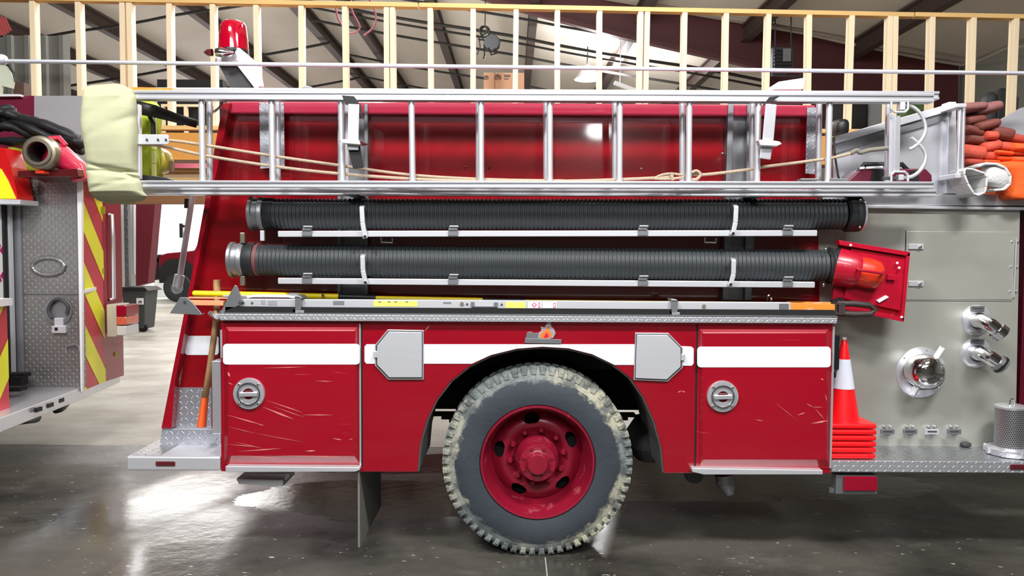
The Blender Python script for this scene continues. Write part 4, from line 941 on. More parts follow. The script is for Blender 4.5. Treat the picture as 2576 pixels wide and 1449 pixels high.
for v in b.b.verts:
    if v.co.y > -.06:
        u = (v.co.x - WX(200, 400, 0)) / .3
        v.co.x -= (v.co.y + .06) * .75 * min(1, max(0, u))
cov = b.build('ladder_cover', CANV, None, smooth='all', label='pale olive canvas cover pulled over the left ends of the ladders', cat='cover')
# ---- high-vis coat, strap, helmet hung behind the ladder end
b = MB()
b.loft([(WZ(370, y, .3), WX(xl, y, .3), WX(xr, y, .3), .3, .46) for y, xl, xr in ((250, 330, 372), (270, 330, 388), (300, 335, 386), (340, 335, 382), (380, 335, 383), (420, 335, 386), (446, 335, 392))], n=28, e=.7, nz=.015, ns=12)
coat = b.build('safety_coat', LIME, None, smooth='all', label='lime yellow safety coat hanging behind the ladder end beside the canvas cover', cat='coat')
part('reflective_trim', mat('pale_lime_trim', (226, 230, 150), .6), coat, lambda b: [b.box(WX(380, y, .28), WX(388, y, .28), .285, .31, WZ(384, y + 30, .28), WZ(384, y, .28)) for y in (272, 306, 345, 380, 412)])
b = MB(); c = W(400, 405, .5)
b.sup(c, (.075, .12, .078), .9, 1, nu=28, nv=14)
hel = b.build('fire_helmet', HELM, None, smooth='all', label='yellow helmet hung on its side just right of the lime safety coat', cat='helmet')
part('helmet_brim', HELM, hel, lambda b: b.tube([W(388, 372, .42), W(384, 405, .38), (W(390, 444, .42))], .022, 10, sc=(1, .4)), smooth='all')
part('helmet_ridge', mat('helmet_ridge_yellow', (222, 212, 84), .4), hel, lambda b: b.tube([W(408, 385, .385), W(414, 405, .38), W(410, 428, .39)], .012, 8, sc=(1, .5)), smooth='all')
part('helmet_clip', BRASS, hel, lambda b: b.pbox(424, 405, 436, 432, .45, .47), bev=.003)
stp = part('black_strap', BLK, None, lambda b: (b.tube([W(336, 268, .2), W(390, 280, .22), W(440, 296, .26), W(496, 312, .3)], .028, 10, sc=(.5, 1), rs=[.04, .036, .028, .024]), b.tube([W(372, 282, .26), W(386, 310, .26), W(386, 340, .26), W(380, 352, .26)], .014, 8)), smooth='all', label='wide black strap slanting behind the ladder from the canvas cover', cat='strap')
part('black_webbing', BLK, None, lambda b: (b.ppx([(340, 439), (380, 441), (420, 447), (440, 454), (342, 454)], LY + .07, LY + .11)), label='black webbing lying on the lower ladder rail by the canvas cover', cat='webbing', bev=.003)

# ---- maroon tool case behind ladders
tc = thing('tool_case', 'maroon and black carrying case standing behind the ladder hooks', 'case', (W(2240, 458, .26).x, .26, W(2240, 458, .26).z))
part('case_body', MARC, tc, lambda b: b.ppx([(2128, 458), (2148, 440), (2165, 424), (2330, 424), (2345, 440), (2346, 458)], .2, .34), bev=.008)
part('case_handle', BLK, tc, lambda b: b.tube([W(2160, 432, .22), W(2172, 414, .22), W(2270, 414, .22), W(2284, 430, .22)], .014, 10), smooth=True)
part('case_panel', BLKM, tc, lambda b: b.ppx([(2196, 426), (2240, 426), (2244, 457), (2190, 457)], .194, .2), bev=.003)
part('case_panel', BLKM, tc, lambda b: b.ppx([(2290, 428), (2310, 428), (2312, 457), (2290, 457)], .194, .2), bev=.003)
part('case_lettering', WLAB, tc, lambda b: (b.ppx([(2164, 420), (2176, 419), (2175, 425), (2163, 426)], .19, .2), b.ppx([(2180, 419), (2222, 417), (2222, 422), (2179, 425)], .19, .2)), bev=.002)
part('rubber_cord', BLK, None, lambda b: b.tube([W(2098, 346, .3), W(2100, 390, .28), W(2108, 440, .24), W(2110, 448, .22)], .006, 8), smooth=True, label='thin black rubber cord stretched upright left of the maroon case', cat='cord')
# ---- white sheet and folded paper on top
part('white_sheet', WRAP, None, lambda b: b.ppx([(1944, 226), (1958, 205), (2030, 194), (2020, 226)], .5, .7), bev=.01, label='white folded sheet lying on top of the hose bed above the right ladder arm', cat='sheet')
part('grey_tarp', ALUD, None, lambda b: b.ppx([(754, 222), (768, 215), (780, 217), (790, 222)], .4, .5), bev=.004, label='small grey bump of tarp just above the upper ladder rail', cat='tarp')

# ---- folding attic ladder lying on the compartment top
TY = .02
fl = thing('folding_ladder', 'slim white metal folding ladder with triangular feet lying along the compartment top', 'ladder', (W(1340, 785, TY).x, TY + .03, W(1340, 783, TY).z))
rr = part('side_rail', ALUW, fl, lambda b: b.ppx([(600, 752), (1300, 756), (1990, 761), (1990, 783), (1300, 778), (600, 771)], TY, TY + .04), bev=.002, label='pale aluminium rail with stickers')
part('side_rail', ALU, fl, lambda b: b.ppx([(560, 742), (735, 744), (735, 750), (560, 750)], TY + .06, TY + .09), bev=.002)
part('orange_end', ORAW, fl, lambda b: b.ppx([(1988, 762), (2111, 766), (2111, 785), (1988, 783)], TY, TY + .04), bev=.002, label='worn orange rail end')
part('orange_end', PEACH, fl, lambda b: b.ppx([(474, 747), (575, 748), (575, 752), (474, 751)], TY + .06, TY + .09), bev=.001)
part('orange_end', PEACH, fl, lambda b: b.ppx([(472, 755), (562, 757), (562, 769), (480, 768), (472, 762)], TY + .01, TY + .04), bev=.002, label='faded orange rail end')
for px, Y in (([(452, 748), (470, 748), (485, 762), (508, 790), (504, 793), (427, 788), (440, 768)], TY - .01), ([(590, 717), (596, 719), (611, 758), (603, 767), (560, 786), (556, 783), (574, 746)], TY - .02)):
    f = part('ladder_foot', ALUD, fl, lambda b: b.ppx(px, Y, Y + .008), bev=.002, label='grey triangular ladder foot')
    part('foot_tread', ALUD, f, lambda b: b.beam(W(px[-3][0] + 6, px[-3][1] - 2, Y + .02), W(px[-2][0], px[-2][1] - 1, Y + .02) if Y < TY - .015 else W(px[3][0], px[3][1], Y + .02), .05, .006))
    part('foot_bolt', DGREY, f, lambda b: b.cyl(W(px[0][0] + (12 if Y > TY - .015 else 13), px[0][1] + (10 if Y > TY - .015 else 43), Y), W(px[0][0] + (12 if Y > TY - .015 else 13), px[0][1] + (10 if Y > TY - .015 else 43), Y - .01), .007, 10))
sts = [(838, 757, 866, 767, STKG), (940, 757, 1050, 771, STKY), (1115, 760, 1135, 764, STKG), (1272, 760, 1322, 775, STKY), (1328, 760, 1362, 775, WLAB), (1365, 760, 1400, 775, WLAB), (657, 755, 668, 766, ALU), (674, 756, 697, 768, ALU), (1960, 764, 1984, 778, ALUD)]
for x0, y0, x1, y1, m in sts: part('sticker', m, rr, lambda b: b.pbox(x0, y0, x1, y1, TY - .0015, TY - .0001))
part('sticker_ink', STKG, rr, lambda b: [b.pbox(x, 758, x + 7, 761, TY - .0022, TY - .0016) for x in (952, 975, 992, 1020)])
part('sticker_ink', STKP, rr, lambda b: [b.ppx(p, TY - .0026, TY - .0016) for p in ([(1344, 761), (1351, 767), (1344, 774), (1337, 767)], [(1354, 761), (1359, 761), (1359, 774), (1354, 774)], [(1392, 762), (1398, 762), (1398, 774), (1392, 774)])])
part('sticker_ink', WLAB, rr, lambda b: [b.ppx(p, TY - .0034, TY - .0025) for p in ([(1344, 764), (1348, 767), (1344, 771), (1340, 767)], [(1355.5, 763), (1357.5, 763), (1357.5, 772), (1355.5, 772)], [(1393.5, 764), (1396.5, 764), (1396.5, 772), (1393.5, 772)])])
for x, y in ((1162, 764), (1771, 770)): part('rivet', BRASS, rr, lambda b: b.cyl(W(x, y, TY), W(x, y, TY - .006), .011, 14))
for x, y in ((1175, 765), (1262, 766), (612, 762), (634, 762)): part('rivet', DGREY, rr, lambda b: b.cyl(W(x, y, TY), W(x, y, TY - .005), .006, 10))
part('rail_latch', ALUD, rr, lambda b: (b.pbox(1185, 759, 1193, 772, TY - .012, TY), b.pbox(1243, 760, 1252, 773, TY - .012, TY), b.pbox(1190, 770, 1245, 773, TY - .012, TY - .004)), bev=.001)
for x0, x1, y0, y1 in ((742, 762, 743, 787), (1690, 1708, 752, 792)):
    cl = ep('ladder_clamp', ALUD, lambda b: (b.pbox(x0, y0 + 4, x0 + 15, y1 - 4, TY - .03, TY - .015), b.ppx([(x0 - 2, y0), (x0 + 12, y0 + 1), (x1, y0 + 8), (x0, y0 + 8)], TY - .03, TY + .08), b.pbox(x0, y1 - 6, x1 + 3, y1, TY - .03, TY + .05)), bev=.003)
    part('clamp_pad', BLK, cl, lambda b: b.pbox(x0 - 6, y1 - 10, x0 + 2, y1 - 1, TY - .02, TY + .03), bev=.002)
# ---- yellow pike pole behind it
pk = thing('pike_pole', 'long yellow fibreglass pole with black grips lying behind the folding ladder', 'pole', (W(1150, 760, .16).x, .16, W(1150, 765, .16).z))
def seg(name, m, xa, ya, xb, yb, r, **k): part(name, m, pk, lambda b: b.cyl(W(xa, ya, .16), W(xb, yb, .16), r, 18), smooth=True, **k)
seg('pole_shaft', YEL, 490, 738, 852, 746, .0165)
part('pole_tip', YEL, pk, lambda b: b.sup(W(490, 738, .16), (.014, .0165, .0165), 1, 1), smooth='all')
seg('grip', BLK, 852, 746, 946, 749, .018)
seg('pole_shaft', YEL, 946, 750, 1214, 755, .013)
seg('grip', BLK, 1214, 755, 1320, 757, .014)
seg('pole_shaft', YEL, 1320, 758, 1980, 764, .010)
seg('worn_end', ORAW, 1980, 763, 2090, 765, .012)
part('pole_cap', WLAB, pk, lambda b: b.cyl(W(2090, 762, .16), W(2108, 763, .16), .014, 12), smooth=True)
part('d_handle', mat('dark_brown_rubber', (54, 44, 42), .6), pk, lambda b: (b.tube([W(2106, 764, .05), W(2150, 764, .03), W(2188, 768, .03), W(2202, 779, .03), W(2190, 790, .03), W(2150, 791, .03), W(2106, 788, .05)], .017, 12), b.pbox(2100, 762, 2126, 792, .02, .07)), smooth=True, label='dark brown D-shaped handle')
part('pole_screw', CHROME, pk, lambda b: b.cyl(W(812, 742, .14), W(812, 742, .12), .008, 10))
part('pole_label', WLAB, pk, lambda b: b.cyl(W(728, 743.5, .16), W(752, 744, .16), .0172, 18), smooth=True)
part('pole_hook', CHROME, pk, lambda b: (b.tube([W(1930, 756, .12), W(1931, 745, .12), W(1936, 742, .12)], .006, 8), b.tube([W(1938, 760, .12), W(1941, 752, .12), W(1938, 747, .12)], .006, 8)), smooth=True)
ep('folded_prop_rod', ALUW, lambda b: b.tube([W(622, 748, .07), W(640, 744, .07), W(720, 745, .07), W(742, 748, .07)], .008, 8), smooth=True)
# ---- wooden handled tool standing in the rear corner
wt = thing('long_handled_tool', 'wooden tool handle with an orange end, leaning in the rear corner of the engine', 'tool', W(508, 1074, .1))
hp = [(546, 762), (543, 800), (538, 850), (527, 930), (516, 1000)]
part('handle', WOODH, wt, lambda b: b.tube([W(x, y, .16) for x, y in hp], .02, 14, rs=[.022, .023, .023, .024, .026], sc=(1, .7)), smooth='all')
part('handle_top', WOODH, wt, lambda b: b.tube([W(546, 704, .18), W(546, 716, .18), W(547, 762, .17)], .03, 14, rs=[.027, .029, .024], sc=(1, .7)), smooth=True)
part('orange_grip', mat('handle_orange', (238, 96, 38), .5), wt, lambda b: b.tube([W(516, 1000, .16), W(511, 1040, .15), W(507, 1074, .14)], .03, 14, rs=[.0265, .03, .036], sc=(1, .7)), smooth=True, label='orange painted handle end')
# ---- traffic cones, six nested
zc = zr + .0035
cx, cy, hw = 1.881, .16, .136
for k in range(6):
    z0 = zc + k * .0335
    r_ = ['lowest', 'second lowest', 'third lowest', 'third from the top', 'second from the top', 'topmost'][k]
    c = thing('traffic_cone', ('%s orange traffic cone base in the stack on the running board' % r_) if k < 5 else 'topmost orange traffic cone with a white collar, standing on the stack', 'cone', (cx, cy, z0), 'nested traffic cones on the running board')
    jx = random.uniform(-.002, .002)
    part('cone_base', CONE, c, lambda b: b.box(cx - hw + jx, cx + hw + jx, cy - hw, cy + hw, z0, z0 + .028), bev=.009)
    def prof(s): return [(.102 - s * .16, s * .44 + .028) for s in (0,)]
    H = .475
    rr0 = lambda h: .093 - (.093 - .0155) * h / H
    if k == 5:
        bd = part('cone_body', CONE, c, lambda b: b.lathe([(.1, .027), (rr0(.03) + .001, .03), (rr0(.2), .2), (rr0(.45), .45), (rr0(H), H), (rr0(H) * .8, H + .004), (.008, H + .003), (.008, H - .03)], Vector((cx, cy, z0)), 'Z', 48), smooth=True)
        part('white_collar', CONEW, c, lambda b: b.lathe([(rr0(.205) + .002, .205), (rr0(.37) + .002, .37)], Vector((cx, cy, z0)), 'Z', 48), smooth=True, label='white reflective collar')
        part('tip_ring', WLAB, c, lambda b: b.cyl((cx, cy, z0 + H), (cx, cy, z0 + H + .018), .012, 14), smooth=True)
    else:
        part('cone_body', CONE, c, lambda b: b.lathe([(.098, .027), (.090, .03), (.090 - .1 * .163, .13)], Vector((cx, cy, z0)), 'Z', 40), smooth=True)
# bracket that keeps the cones behind the door edge
ep('cone_bracket', BLK, lambda b: (b.pbox(2098, 845, 2112, 930, .12, .16), b.pbox(2094, 935, 2104, 950, .04, .1)), bev=.003)
# ---- barrel strainer on running board
c = W(2540, 1137, .16); c.z = zr + .0035
bs = thing('barrel_strainer', 'perforated silver barrel strainer standing at the right end of the running board', 'strainer', c)
part('strainer_base', ALU, bs, lambda b: (b.lathe([(0, 0), (.118, 0), (.122, .006), (.122, .035), (.11, .04), (.08, .042)], c, 'Z', 44),), smooth=True)
for a in range(0, 360, 45): part('base_lug', ALU, bs, lambda b: b.obox(c + Vector((math.cos(math.radians(a)) * .122, math.sin(math.radians(a)) * .122, .02)), (.02, .024, .036), Matrix.Rotation(math.radians(a), 3, 'Z')), bev=.003)
def perf():
    m = mat('perforated_metal', (185, 186, 190), .35, .85)
    nt = m.node_tree; N = nt.nodes; L = nt.links; bsd = N['Principled BSDF']
    tc = N.new('ShaderNodeTexCoord'); sp = N.new('ShaderNodeSeparateXYZ'); L.new(tc.outputs['Object'], sp.inputs[0])
    def M(op, a, c2=None):
        n = N.new('ShaderNodeMath'); n.operation = op
        for i, v in enumerate((a, c2)):
            if v is None: continue
            if isinstance(v, (int, float)): n.inputs[i].default_value = v
            else: L.new(v, n.inputs[i])
        return n.outputs[0]
    ang = M('MULTIPLY', M('ARCTAN2', sp.outputs[1], sp.outputs[0]), 44 / (2 * PI)); zz = M('MULTIPLY', sp.outputs[2], 92)
    row = M('FLOOR', zz); u = M('ADD', ang, M('MULTIPLY', row, .5))
    fx = M('SUBTRACT', M('FLOORED_MODULO', u, 1), .5); fz = M('SUBTRACT', M('FLOORED_MODULO', zz, 1), .5)
    d = M('ADD', M('MULTIPLY', fx, fx), M('MULTIPLY', fz, fz))
    hole = M('LESS_THAN', d, .085)
    mx = N.new('ShaderNodeMixRGB'); L.new(hole, mx.inputs[0]); mx.inputs[1].default_value = lin((190, 191, 195)); mx.inputs[2].default_value = lin((24, 24, 26))
    L.new(mx.outputs[0], bsd.inputs['Base Color'])
    met = M('SUBTRACT', .85, M('MULTIPLY', hole, .85)); L.new(met, bsd.inputs['Metallic'])
    return m
part('strainer_screen', perf(), bs, lambda b: b.lathe([(.08, .042), (.08, .268)], c, 'Z', 48), smooth=True, label='perforated screen')
part('strainer_cap', ALU, bs, lambda b: (b.lathe([(.081, .262), (.084, .266), (.084, .274), (.07, .28), (0, .282)], c, 'Z', 48),), smooth=True)
part('cap_loop', CHROME, bs, lambda b: b.tube([c + Vector(v) for v in ((-.015, -.01, .278), (-.015, -.01, .305), (-.008, -.01, .314), (.004, -.01, .314), (.01, -.01, .305), (.01, -.01, .278))], .005, 8), smooth=True)
# ---- folded hoses at the right
rh = thing('folded_fire_hose', 'stack of brick red fire hose folds on the crosslay at the right edge', 'fire hose', (W(2500, 412, .4).x, .4, W(2500, 412, .4).z))
folds = [(2445, 270, 62, 24, 0, -6), (2484, 273, 62, 28, 0, -14), (2448, 302, 56, 26, 1, -12), (2480, 315, 62, 24, 1, -14), (2444, 330, 48, 22, 1, 14), (2450, 352, 52, 26, 1, 5), (2488, 342, 34, 24, 3, 4), (2516, 336, 64, 34, 1, 10), (2553, 349, 52, 26, 2, 12),
         (2447, 382, 54, 36, 3, 8), (2487, 368, 48, 28, 3, -12), (2526, 370, 50, 26, 3, 4), (2564, 372, 50, 24, 4, 5), (2442, 408, 46, 18, 2, 4), (2486, 394, 44, 28, 3, 3), (2518, 386, 46, 12, 4, 6), (2520, 400, 44, 14, 4, 3), (2560, 388, 50, 14, 4, 3), (2560, 404, 50, 18, 4, 2), (2486, 408, 50, 10, 4, 0)]
for i, (x, y, w_, h_, ci, rot) in enumerate(folds):
    Y = .32 + .02 * ((i * 7) % 3)
    sc = (Y - CAM.y) / F
    part('hose_fold', HR[ci], rh, lambda b: b.sup(W(x, y, Y) + Vector((0, .16, 0)), (w_ / 2 * sc * 1.08, .22, h_ / 2 * sc * 1.14), .6, .35, Matrix.Rotation(math.radians(rot), 3, 'Y'), nu=32, nv=16, bumpy=.09), smooth='all')
wh = MB()
def band(b, px, Y0, Y1, t): b.ribbon([(W(x, y, Y0).x, W(x, y, Y0).z) for x, y in px], t, Y0, Y1)
band(wh, [(2427, 430), (2432, 424), (2450, 426), (2478, 436), (2484, 446), (2482, 470), (2478, 484), (2462, 491), (2450, 486), (2436, 462), (2427, 440), (2427, 428)], .14, .3, .012)
w1 = wh.build('white_hose', WHO, None, smooth=True, bev=.004, ang=60, label='flat white hose looped open over the panel ledge, left of the orange hose', cat='fire hose')
wh = MB()
band(wh, [(2462, 418), (2480, 411), (2508, 412), (2530, 422), (2543, 442), (2542, 462), (2528, 476), (2500, 478)], .2, .36, .014)
wh.build('hose_fold', WHO, w1, smooth=True, bev=.004, ang=60)
part('hose_fold', WHO, w1, lambda b: b.sup(W(2500, 447, .26), (.07, .06, .055), .6, .6, Matrix.Rotation(.3, 3, 'Y'), nu=24, nv=12, bumpy=.05), smooth='all')
b = MB()
b.loft([(WZ(2560, y, .22), WX(xl, y, .22), WX(xr, y, .22), .22, .5) for y, xl, xr in ((408, 2500, 2640), (425, 2528, 2640), (445, 2543, 2640), (470, 2538, 2640), (488, 2534, 2640), (496, 2540, 2600), (500, 2560, 2600))][::-1], n=36, e=.5, nz=.02, ns=7)
b.build('orange_hose', ORH, None, smooth='all', label='bright orange hose bundle drooping below the red folds at the right edge', cat='fire hose')
# ---- long pipe in front of the beacon
part('guide_pipe', PIPE, None, lambda b: b.cyl(W(-60, 153, .25), W(2640, 185, .25), .0115, 14), smooth=True, label='long thin pale pipe running level across the picture above the ladders', cat='pipe')
part('pipe_hook', PIPE, None, lambda b: b.sup(W(4, 150, .25), (.03, .03, .03), .8, .8), smooth='all', label='pale clamp on the left end of the thin pipe', cat='clamp')

# ================================================================== BACKGROUND
ZM = WZ(1288, 345, SY) + .001    # mezzanine floor level
def down(b, xa, ya, xb, Y, y1):
    return b.box(WX(xa, ya, Y), WX(xb, ya, Y), Y, y1, ZM, WZ((xa + xb) / 2, ya, Y))
# ---- second engine at the left, its rear step towards us
T = thing('fire_engine', 'second fire engine at the left with yellow and red chevrons and a tread plate panel', 'fire engine', (-5.6, 1.9, 0))
def tp_(name, m, fn, parent=T, **k): return part(name, m, parent, fn, **k)
DY = 2.13                       # plane of the tread plate side panel
xL, xR = WX(45, 700, DY), WX(205, 700, DY)
zB = WZ(120, 975, DY); zTop = WZ(120, 445, DY)
panel = tp_('side_panel', DIAS, lambda b: b.box(xL - .02, xR, DY, DY + .04, zB, zTop), label='small-pattern tread plate panel')
part('corner_angle', ALUD, panel, lambda b: b.box(xL - .02, xL + .045, DY - .02, DY, zB, zTop))
part('white_edge', WLAB, panel, lambda b: b.ppx([(193, 449), (205, 449), (207, 985), (203, 985)], DY - .03, DY - .001))
# oval hand hold and D ring
def ring(cx, cy, rx, rz_, t, Y, n=28): return [W(cx, cy, Y) + Vector((math.cos(2 * PI * k / n) * rx, 0, math.sin(2 * PI * k / n) * rz_)) for k in range(n + 1)]
part('oval_recess', DIAS, panel, lambda b: b.tube(ring(122, 670, .13, .07, 0, DY - .002), .02, 10), smooth=True)
dr_ = part('folding_ring', ALUD, panel, lambda b: b.lathe([(.118, .0), (.112, -.012), (.085, -.016), (.08, -.004), (.02, .0), (0, 0)], W(147, 783, DY - .003), n=36), smooth=True)
part('ring_grip', DGREY, dr_, lambda b: b.tube(smooth([W(130, 800, DY - .03), W(122, 780, DY - .03), W(132, 758, DY - .03), W(152, 753, DY - .03), W(170, 768, DY - .03), W(168, 790, DY - .03)]), .014, 8), smooth=True)
part('ring_lock', ALUW, dr_, lambda b: (b.pbox(130, 820, 164, 838, DY - .04, DY), b.pbox(136, 800, 158, 822, DY - .03, DY)), bev=.004)
part('lock_hole', BLK, dr_, lambda b: b.pbox(137, 824, 145, 832, DY - .042, DY - .038))
part('small_grab', CHROME, panel, lambda b: b.tube([W(165, 880, DY), W(166, 870, DY - .03), W(184, 866, DY - .04), W(200, 872, DY - .03), W(200, 882, DY)], .009, 8), smooth=True)
part('seam', DGREY, panel, lambda b: b.pbox(50, 740, 203, 742, DY - .0015, DY - .0002))
# roller door in the recess
rd = tp_('roller_door', WWALL, lambda b: b.box(xL - .06, xL - .03, .9, DY - .05, zB, WZ(20, 505, 1.6)), label='white roller door')
part('door_track', ALUW, rd, lambda b: (b.box(xL - .03, xL + .0, DY - .09, DY - .05, zB, WZ(20, 505, 1.6)), b.box(xL - .04, xL - .0, .9, DY - .02, WZ(20, 505, 1.7), WZ(20, 492, 1.7))))
part('track_gap', BLKM, rd, lambda b: b.box(xL - .03, xL - .012, DY - .14, DY - .1, zB, WZ(20, 507, 1.6)))
part('door_logo', mat('logo_magenta', (168, 36, 96), .4), rd, lambda b: [b.obox(Vector((xL - .028, 1.87 + math.cos(a) * .17, W(10, 662, 1.9).z + math.sin(a) * .14)), (.004, .05, .05), Matrix.Rotation(a, 3, 'X')) for a in [2 * PI * k / 16 for k in range(16)]])
# near pillar with chevrons (leftmost)
def chev_face(name, P0, P1, z0, z1, par, base, n0, slope, w, lab=None, sk=1):
    """vertical face from P0 to P1 (x,y), diagonal yellow bands over red"""
    P0 = Vector(P0); P1 = Vector(P1); L_ = (P1 - P0).length; d = (P1 - P0) / L_; nn = Vector((d.y, -d.x))
    if nn.x < 0: nn = -nn
    f = part(name, CHVR, par, lambda b: b.quad([(P0.x, P0.y, z0), (P1.x, P1.y, z0), (P1.x, P1.y, z1), (P0.x, P0.y, z1)]), label=lab)
    b = MB(); k = n0
    z = z0 - 3 * L_ * abs(slope)
    while z < z1 + 3:
        poly = [(0, z), (L_, z + slope * L_), (L_, z + slope * L_ + w), (0, z + w)]
        # clip to the face height
        def clip(ps, zc, keep_above):
            out = []
            for i in range(len(ps)):
                a, c = ps[i], ps[(i + 1) % len(ps)]
                ia = (a[1] >= zc) if keep_above else (a[1] <= zc); ic = (c[1] >= zc) if keep_above else (c[1] <= zc)
                if ia: out.append(a)
                if ia != ic:
                    t = (zc - a[1]) / (c[1] - a[1]); out.append((a[0] + (c[0] - a[0]) * t, zc))
            return out
        ps = clip(clip(poly, z0, True), z1, False) if True else poly
        if len(ps) > 2: b.quad([(P0.x + d.x * u + nn.x * .002, P0.y + d.y * u + nn.y * .002, zz) for u, zz in ps])
        z += 2 * w
    b.build('yellow_chevron', CHVY, f)
    return f
Pn = (xR - .02, 2.12); Pf = (W(300, 800, 2.98).x, 2.98)
zlow = WZ(205, 985, 2.13)
chev_face('chevron_panel', Pn, Pf, zlow, 2.3, T, 0, 0, -1.05, .26, 'red and yellow chevron panel')
tp_('rear_corner_body', mat('engine_two_red', (150, 22, 40), .3, 0, coat=.6), lambda b: b.prism([(xR - .5, zlow), (xR - .08, zlow), (xR - .08, 2.3), (xR - .5, 2.3)], 2.17, 2.96))
chev_face('chevron_panel', (xR - .05, .5), (xR - .08, 1.30), WZ(5, 1062, 1.3), WZ(5, 768, 1.3), T, 0, 0, 1.2, .28, 'leftmost chevron panel low on the second engine')
tp_('near_corner_body', mat('engine_two_side', (170, 24, 40), .3, 0, coat=.6), lambda b: b.box(xR - .6, xR - .09, .4, 1.29, WZ(5, 1062, 1.3), WZ(5, 768, 1.3)))
tp_('white_band', WLAB, lambda b: b.box(xR - .6, xR - .045, .4, 1.31, WZ(5, 768, 1.3), WZ(5, 750, 1.3)))
tp_('upper_wedge', mat('wedge_red', (205, 16, 20), .3, 0, coat=.6), lambda b: b.ppx([(-60, 360), (12, 372), (28, 420), (44, 492), (44, 510), (-60, 510)], 1.85, 2.05))
tp_('wedge_chevron', CHVY, lambda b: b.ppx([(-60, 400), (2, 425), (20, 455), (40, 500), (-60, 500)], 1.842, 1.8495), label='yellow wedge')
tp_('wedge_trim', ALUW, lambda b: b.ppx([(-60, 500), (50, 502), (50, 514), (-60, 512)], 1.82, 2.06), bev=.003)
# white rail frame, grab rail, lamp
tp_('step_rail', WLAB, lambda b: b.beam(W(206, 735, 2.14), W(253, 722, 2.62), .02, .03), bev=.003)
tp_('grab_rail', ALU, lambda b: (b.tube([W(271, 540, 2.72), W(281, 540, 2.74), W(284, 600, 2.74), W(286, 750, 2.74), W(276, 754, 2.72)], .018, 10),), smooth=True, label='upright grab rail')
tl = tp_('tail_lamp', mat('lamp_housing', (190, 186, 168), .5), lambda b: b.pbox(268, 766, 292, 848, 2.55, 2.8), bev=.008, label='stacked rear lamp')
for y0, y1, m in ((768, 796, LENSR), (797, 818, LENSO), (820, 844, LENSW)): part('lens', m, tl, lambda b: b.pbox(290, y0, 317, y1, 2.56, 2.8), bev=.008)
DYEL = mat('dull_yellow', (170, 165, 60), .5)
for q_ in ((254, 520, 262, 538, 2.6, 2.62), (249, 675, 259, 688, 2.6, 2.62), (276, 886, 292, 897, 2.8, 2.84)): tp_('chevron_hinge', DYEL, lambda b: b.pbox(*q_))
# tailboard of the second engine
A_, B_, C_ = W(-40, 1092, .78), W(205, 990, 2.14), W(302, 947, 2.99)
zb_ = .42; ztb = zB
b = MB()
ring_pts = [(A_.x, A_.y), (B_.x, B_.y), (C_.x, C_.y), (C_.x - .6, C_.y), (xL - .1, DY + .3), (xL - .1, .7)]
lo = [b.b.verts.new((x, y, ztb - .1)) for x, y in ring_pts]; hi = [b.b.verts.new((x, y, ztb)) for x, y in ring_pts]
b.b.faces.new(lo[::-1]); b.b.faces.new(hi)
for i in range(len(lo)): b.b.faces.new((lo[i], lo[(i + 1) % len(lo)], hi[(i + 1) % len(lo)], hi[i]))
tb2 = b.build('rear_step', ALU, T, bev=.006, label='pale rear step')
for px, py, Y in ((93, 1030, 1.42), (122, 1019, 1.62), (149, 1007, 1.8)): part('step_light', BLK, tb2, lambda b: b.obox(W(px, py, Y) + Vector((.01, 0, 0)), (.02, .07, .03), Matrix.Identity(3)))
for q_ in ((0, 975, 50, 985, 1.7, 1.8), (12, 940, 60, 950, 1.95, 2.05), (26, 948, 52, 972, 1.9, 2.0)): part('step_fitting', BLKM, tb2, lambda b: b.pbox(*q_), bev=.004)
tp_('under_step_hook', BLK, lambda b: (b.tube([W(140, 1034, 1.75), W(150, 1022, 1.9), W(172, 1012, 2.0)], .05, 10, rs=[.02, .05, .02]), b.tube([W(40, 1066, 1.2), W(90, 1050, 1.5)], .03, 8, rs=[.01, .04])), smooth='all')
# upper body and equipment
tp_('hose_bed_ledge', mat('ledge_dark_red', (86, 18, 24), .3, 0, coat=.5), lambda b: b.ppx([(44, 430), (195, 424), (200, 444), (44, 446)], DY - .3, DY + .5), bev=.004)
tp_('body_box', mat('engine_two_dark', (70, 20, 26), .5), lambda b: b.box(-8.5, xL - .1, .6, 3.1, .5, 2.5))
tp_('far_bulkhead', mat('bulkhead_maroon', (118, 30, 58), .4, 0, var=.06), lambda b: b.ppx([(-80, 241), (86, 241), (86, 372), (-80, 372)], 2.75, 2.8))
tp_('far_bulkhead', mat('bulkhead_grey', (182, 180, 184), .4, .2, var=.06), lambda b: b.ppx([(86, 241), (240, 241), (240, 430), (86, 430)], 2.74, 2.79), label='pale grey bulkhead')
tp_('bulkhead_trim', WLAB, lambda b: b.ppx([(-80, 236), (50, 237), (50, 242), (-80, 243)], 2.7, 2.8))
b = MB()
for (pts_, r_) in (([(-60, 285), (10, 280), (60, 300), (120, 322), (195, 345)], .075), ([(-60, 305), (20, 306), (90, 325), (150, 345), (205, 358)], .07), ([(-60, 330), (20, 326), (80, 340), (150, 352), (205, 366)], .075), ([(-60, 350), (30, 348), (90, 352), (150, 366), (205, 372)], .06), ([(-40, 292), (8, 270), (30, 292), (50, 330)], .06)):
    Yq = 2.2 + .1 * random.random()
    cps = smooth([W(x, y, Yq + random.uniform(-.06, .06)) + Vector((0, 0, random.uniform(-.03, .03))) for x, y in pts_], 6)
    b.tube(cps, r_, 12, rs=[r_ * random.uniform(.75, 1.1) for _ in cps], sc=(1, .6))
b.build('black_hose_load', RUB, None, smooth='all', label='black bundle of hose heaped on top of the second engine at the left', cat='hose')
nz_ = thing('deck_nozzle', 'pink red valve with a round grey threaded outlet on top of the second engine', 'nozzle', W(110, 430, DY))
nc = W(102, 384, 1.75)
nd = Vector((.42, -1, .03)).normalized() if False else Vector((.12, -1, .0)).normalized()
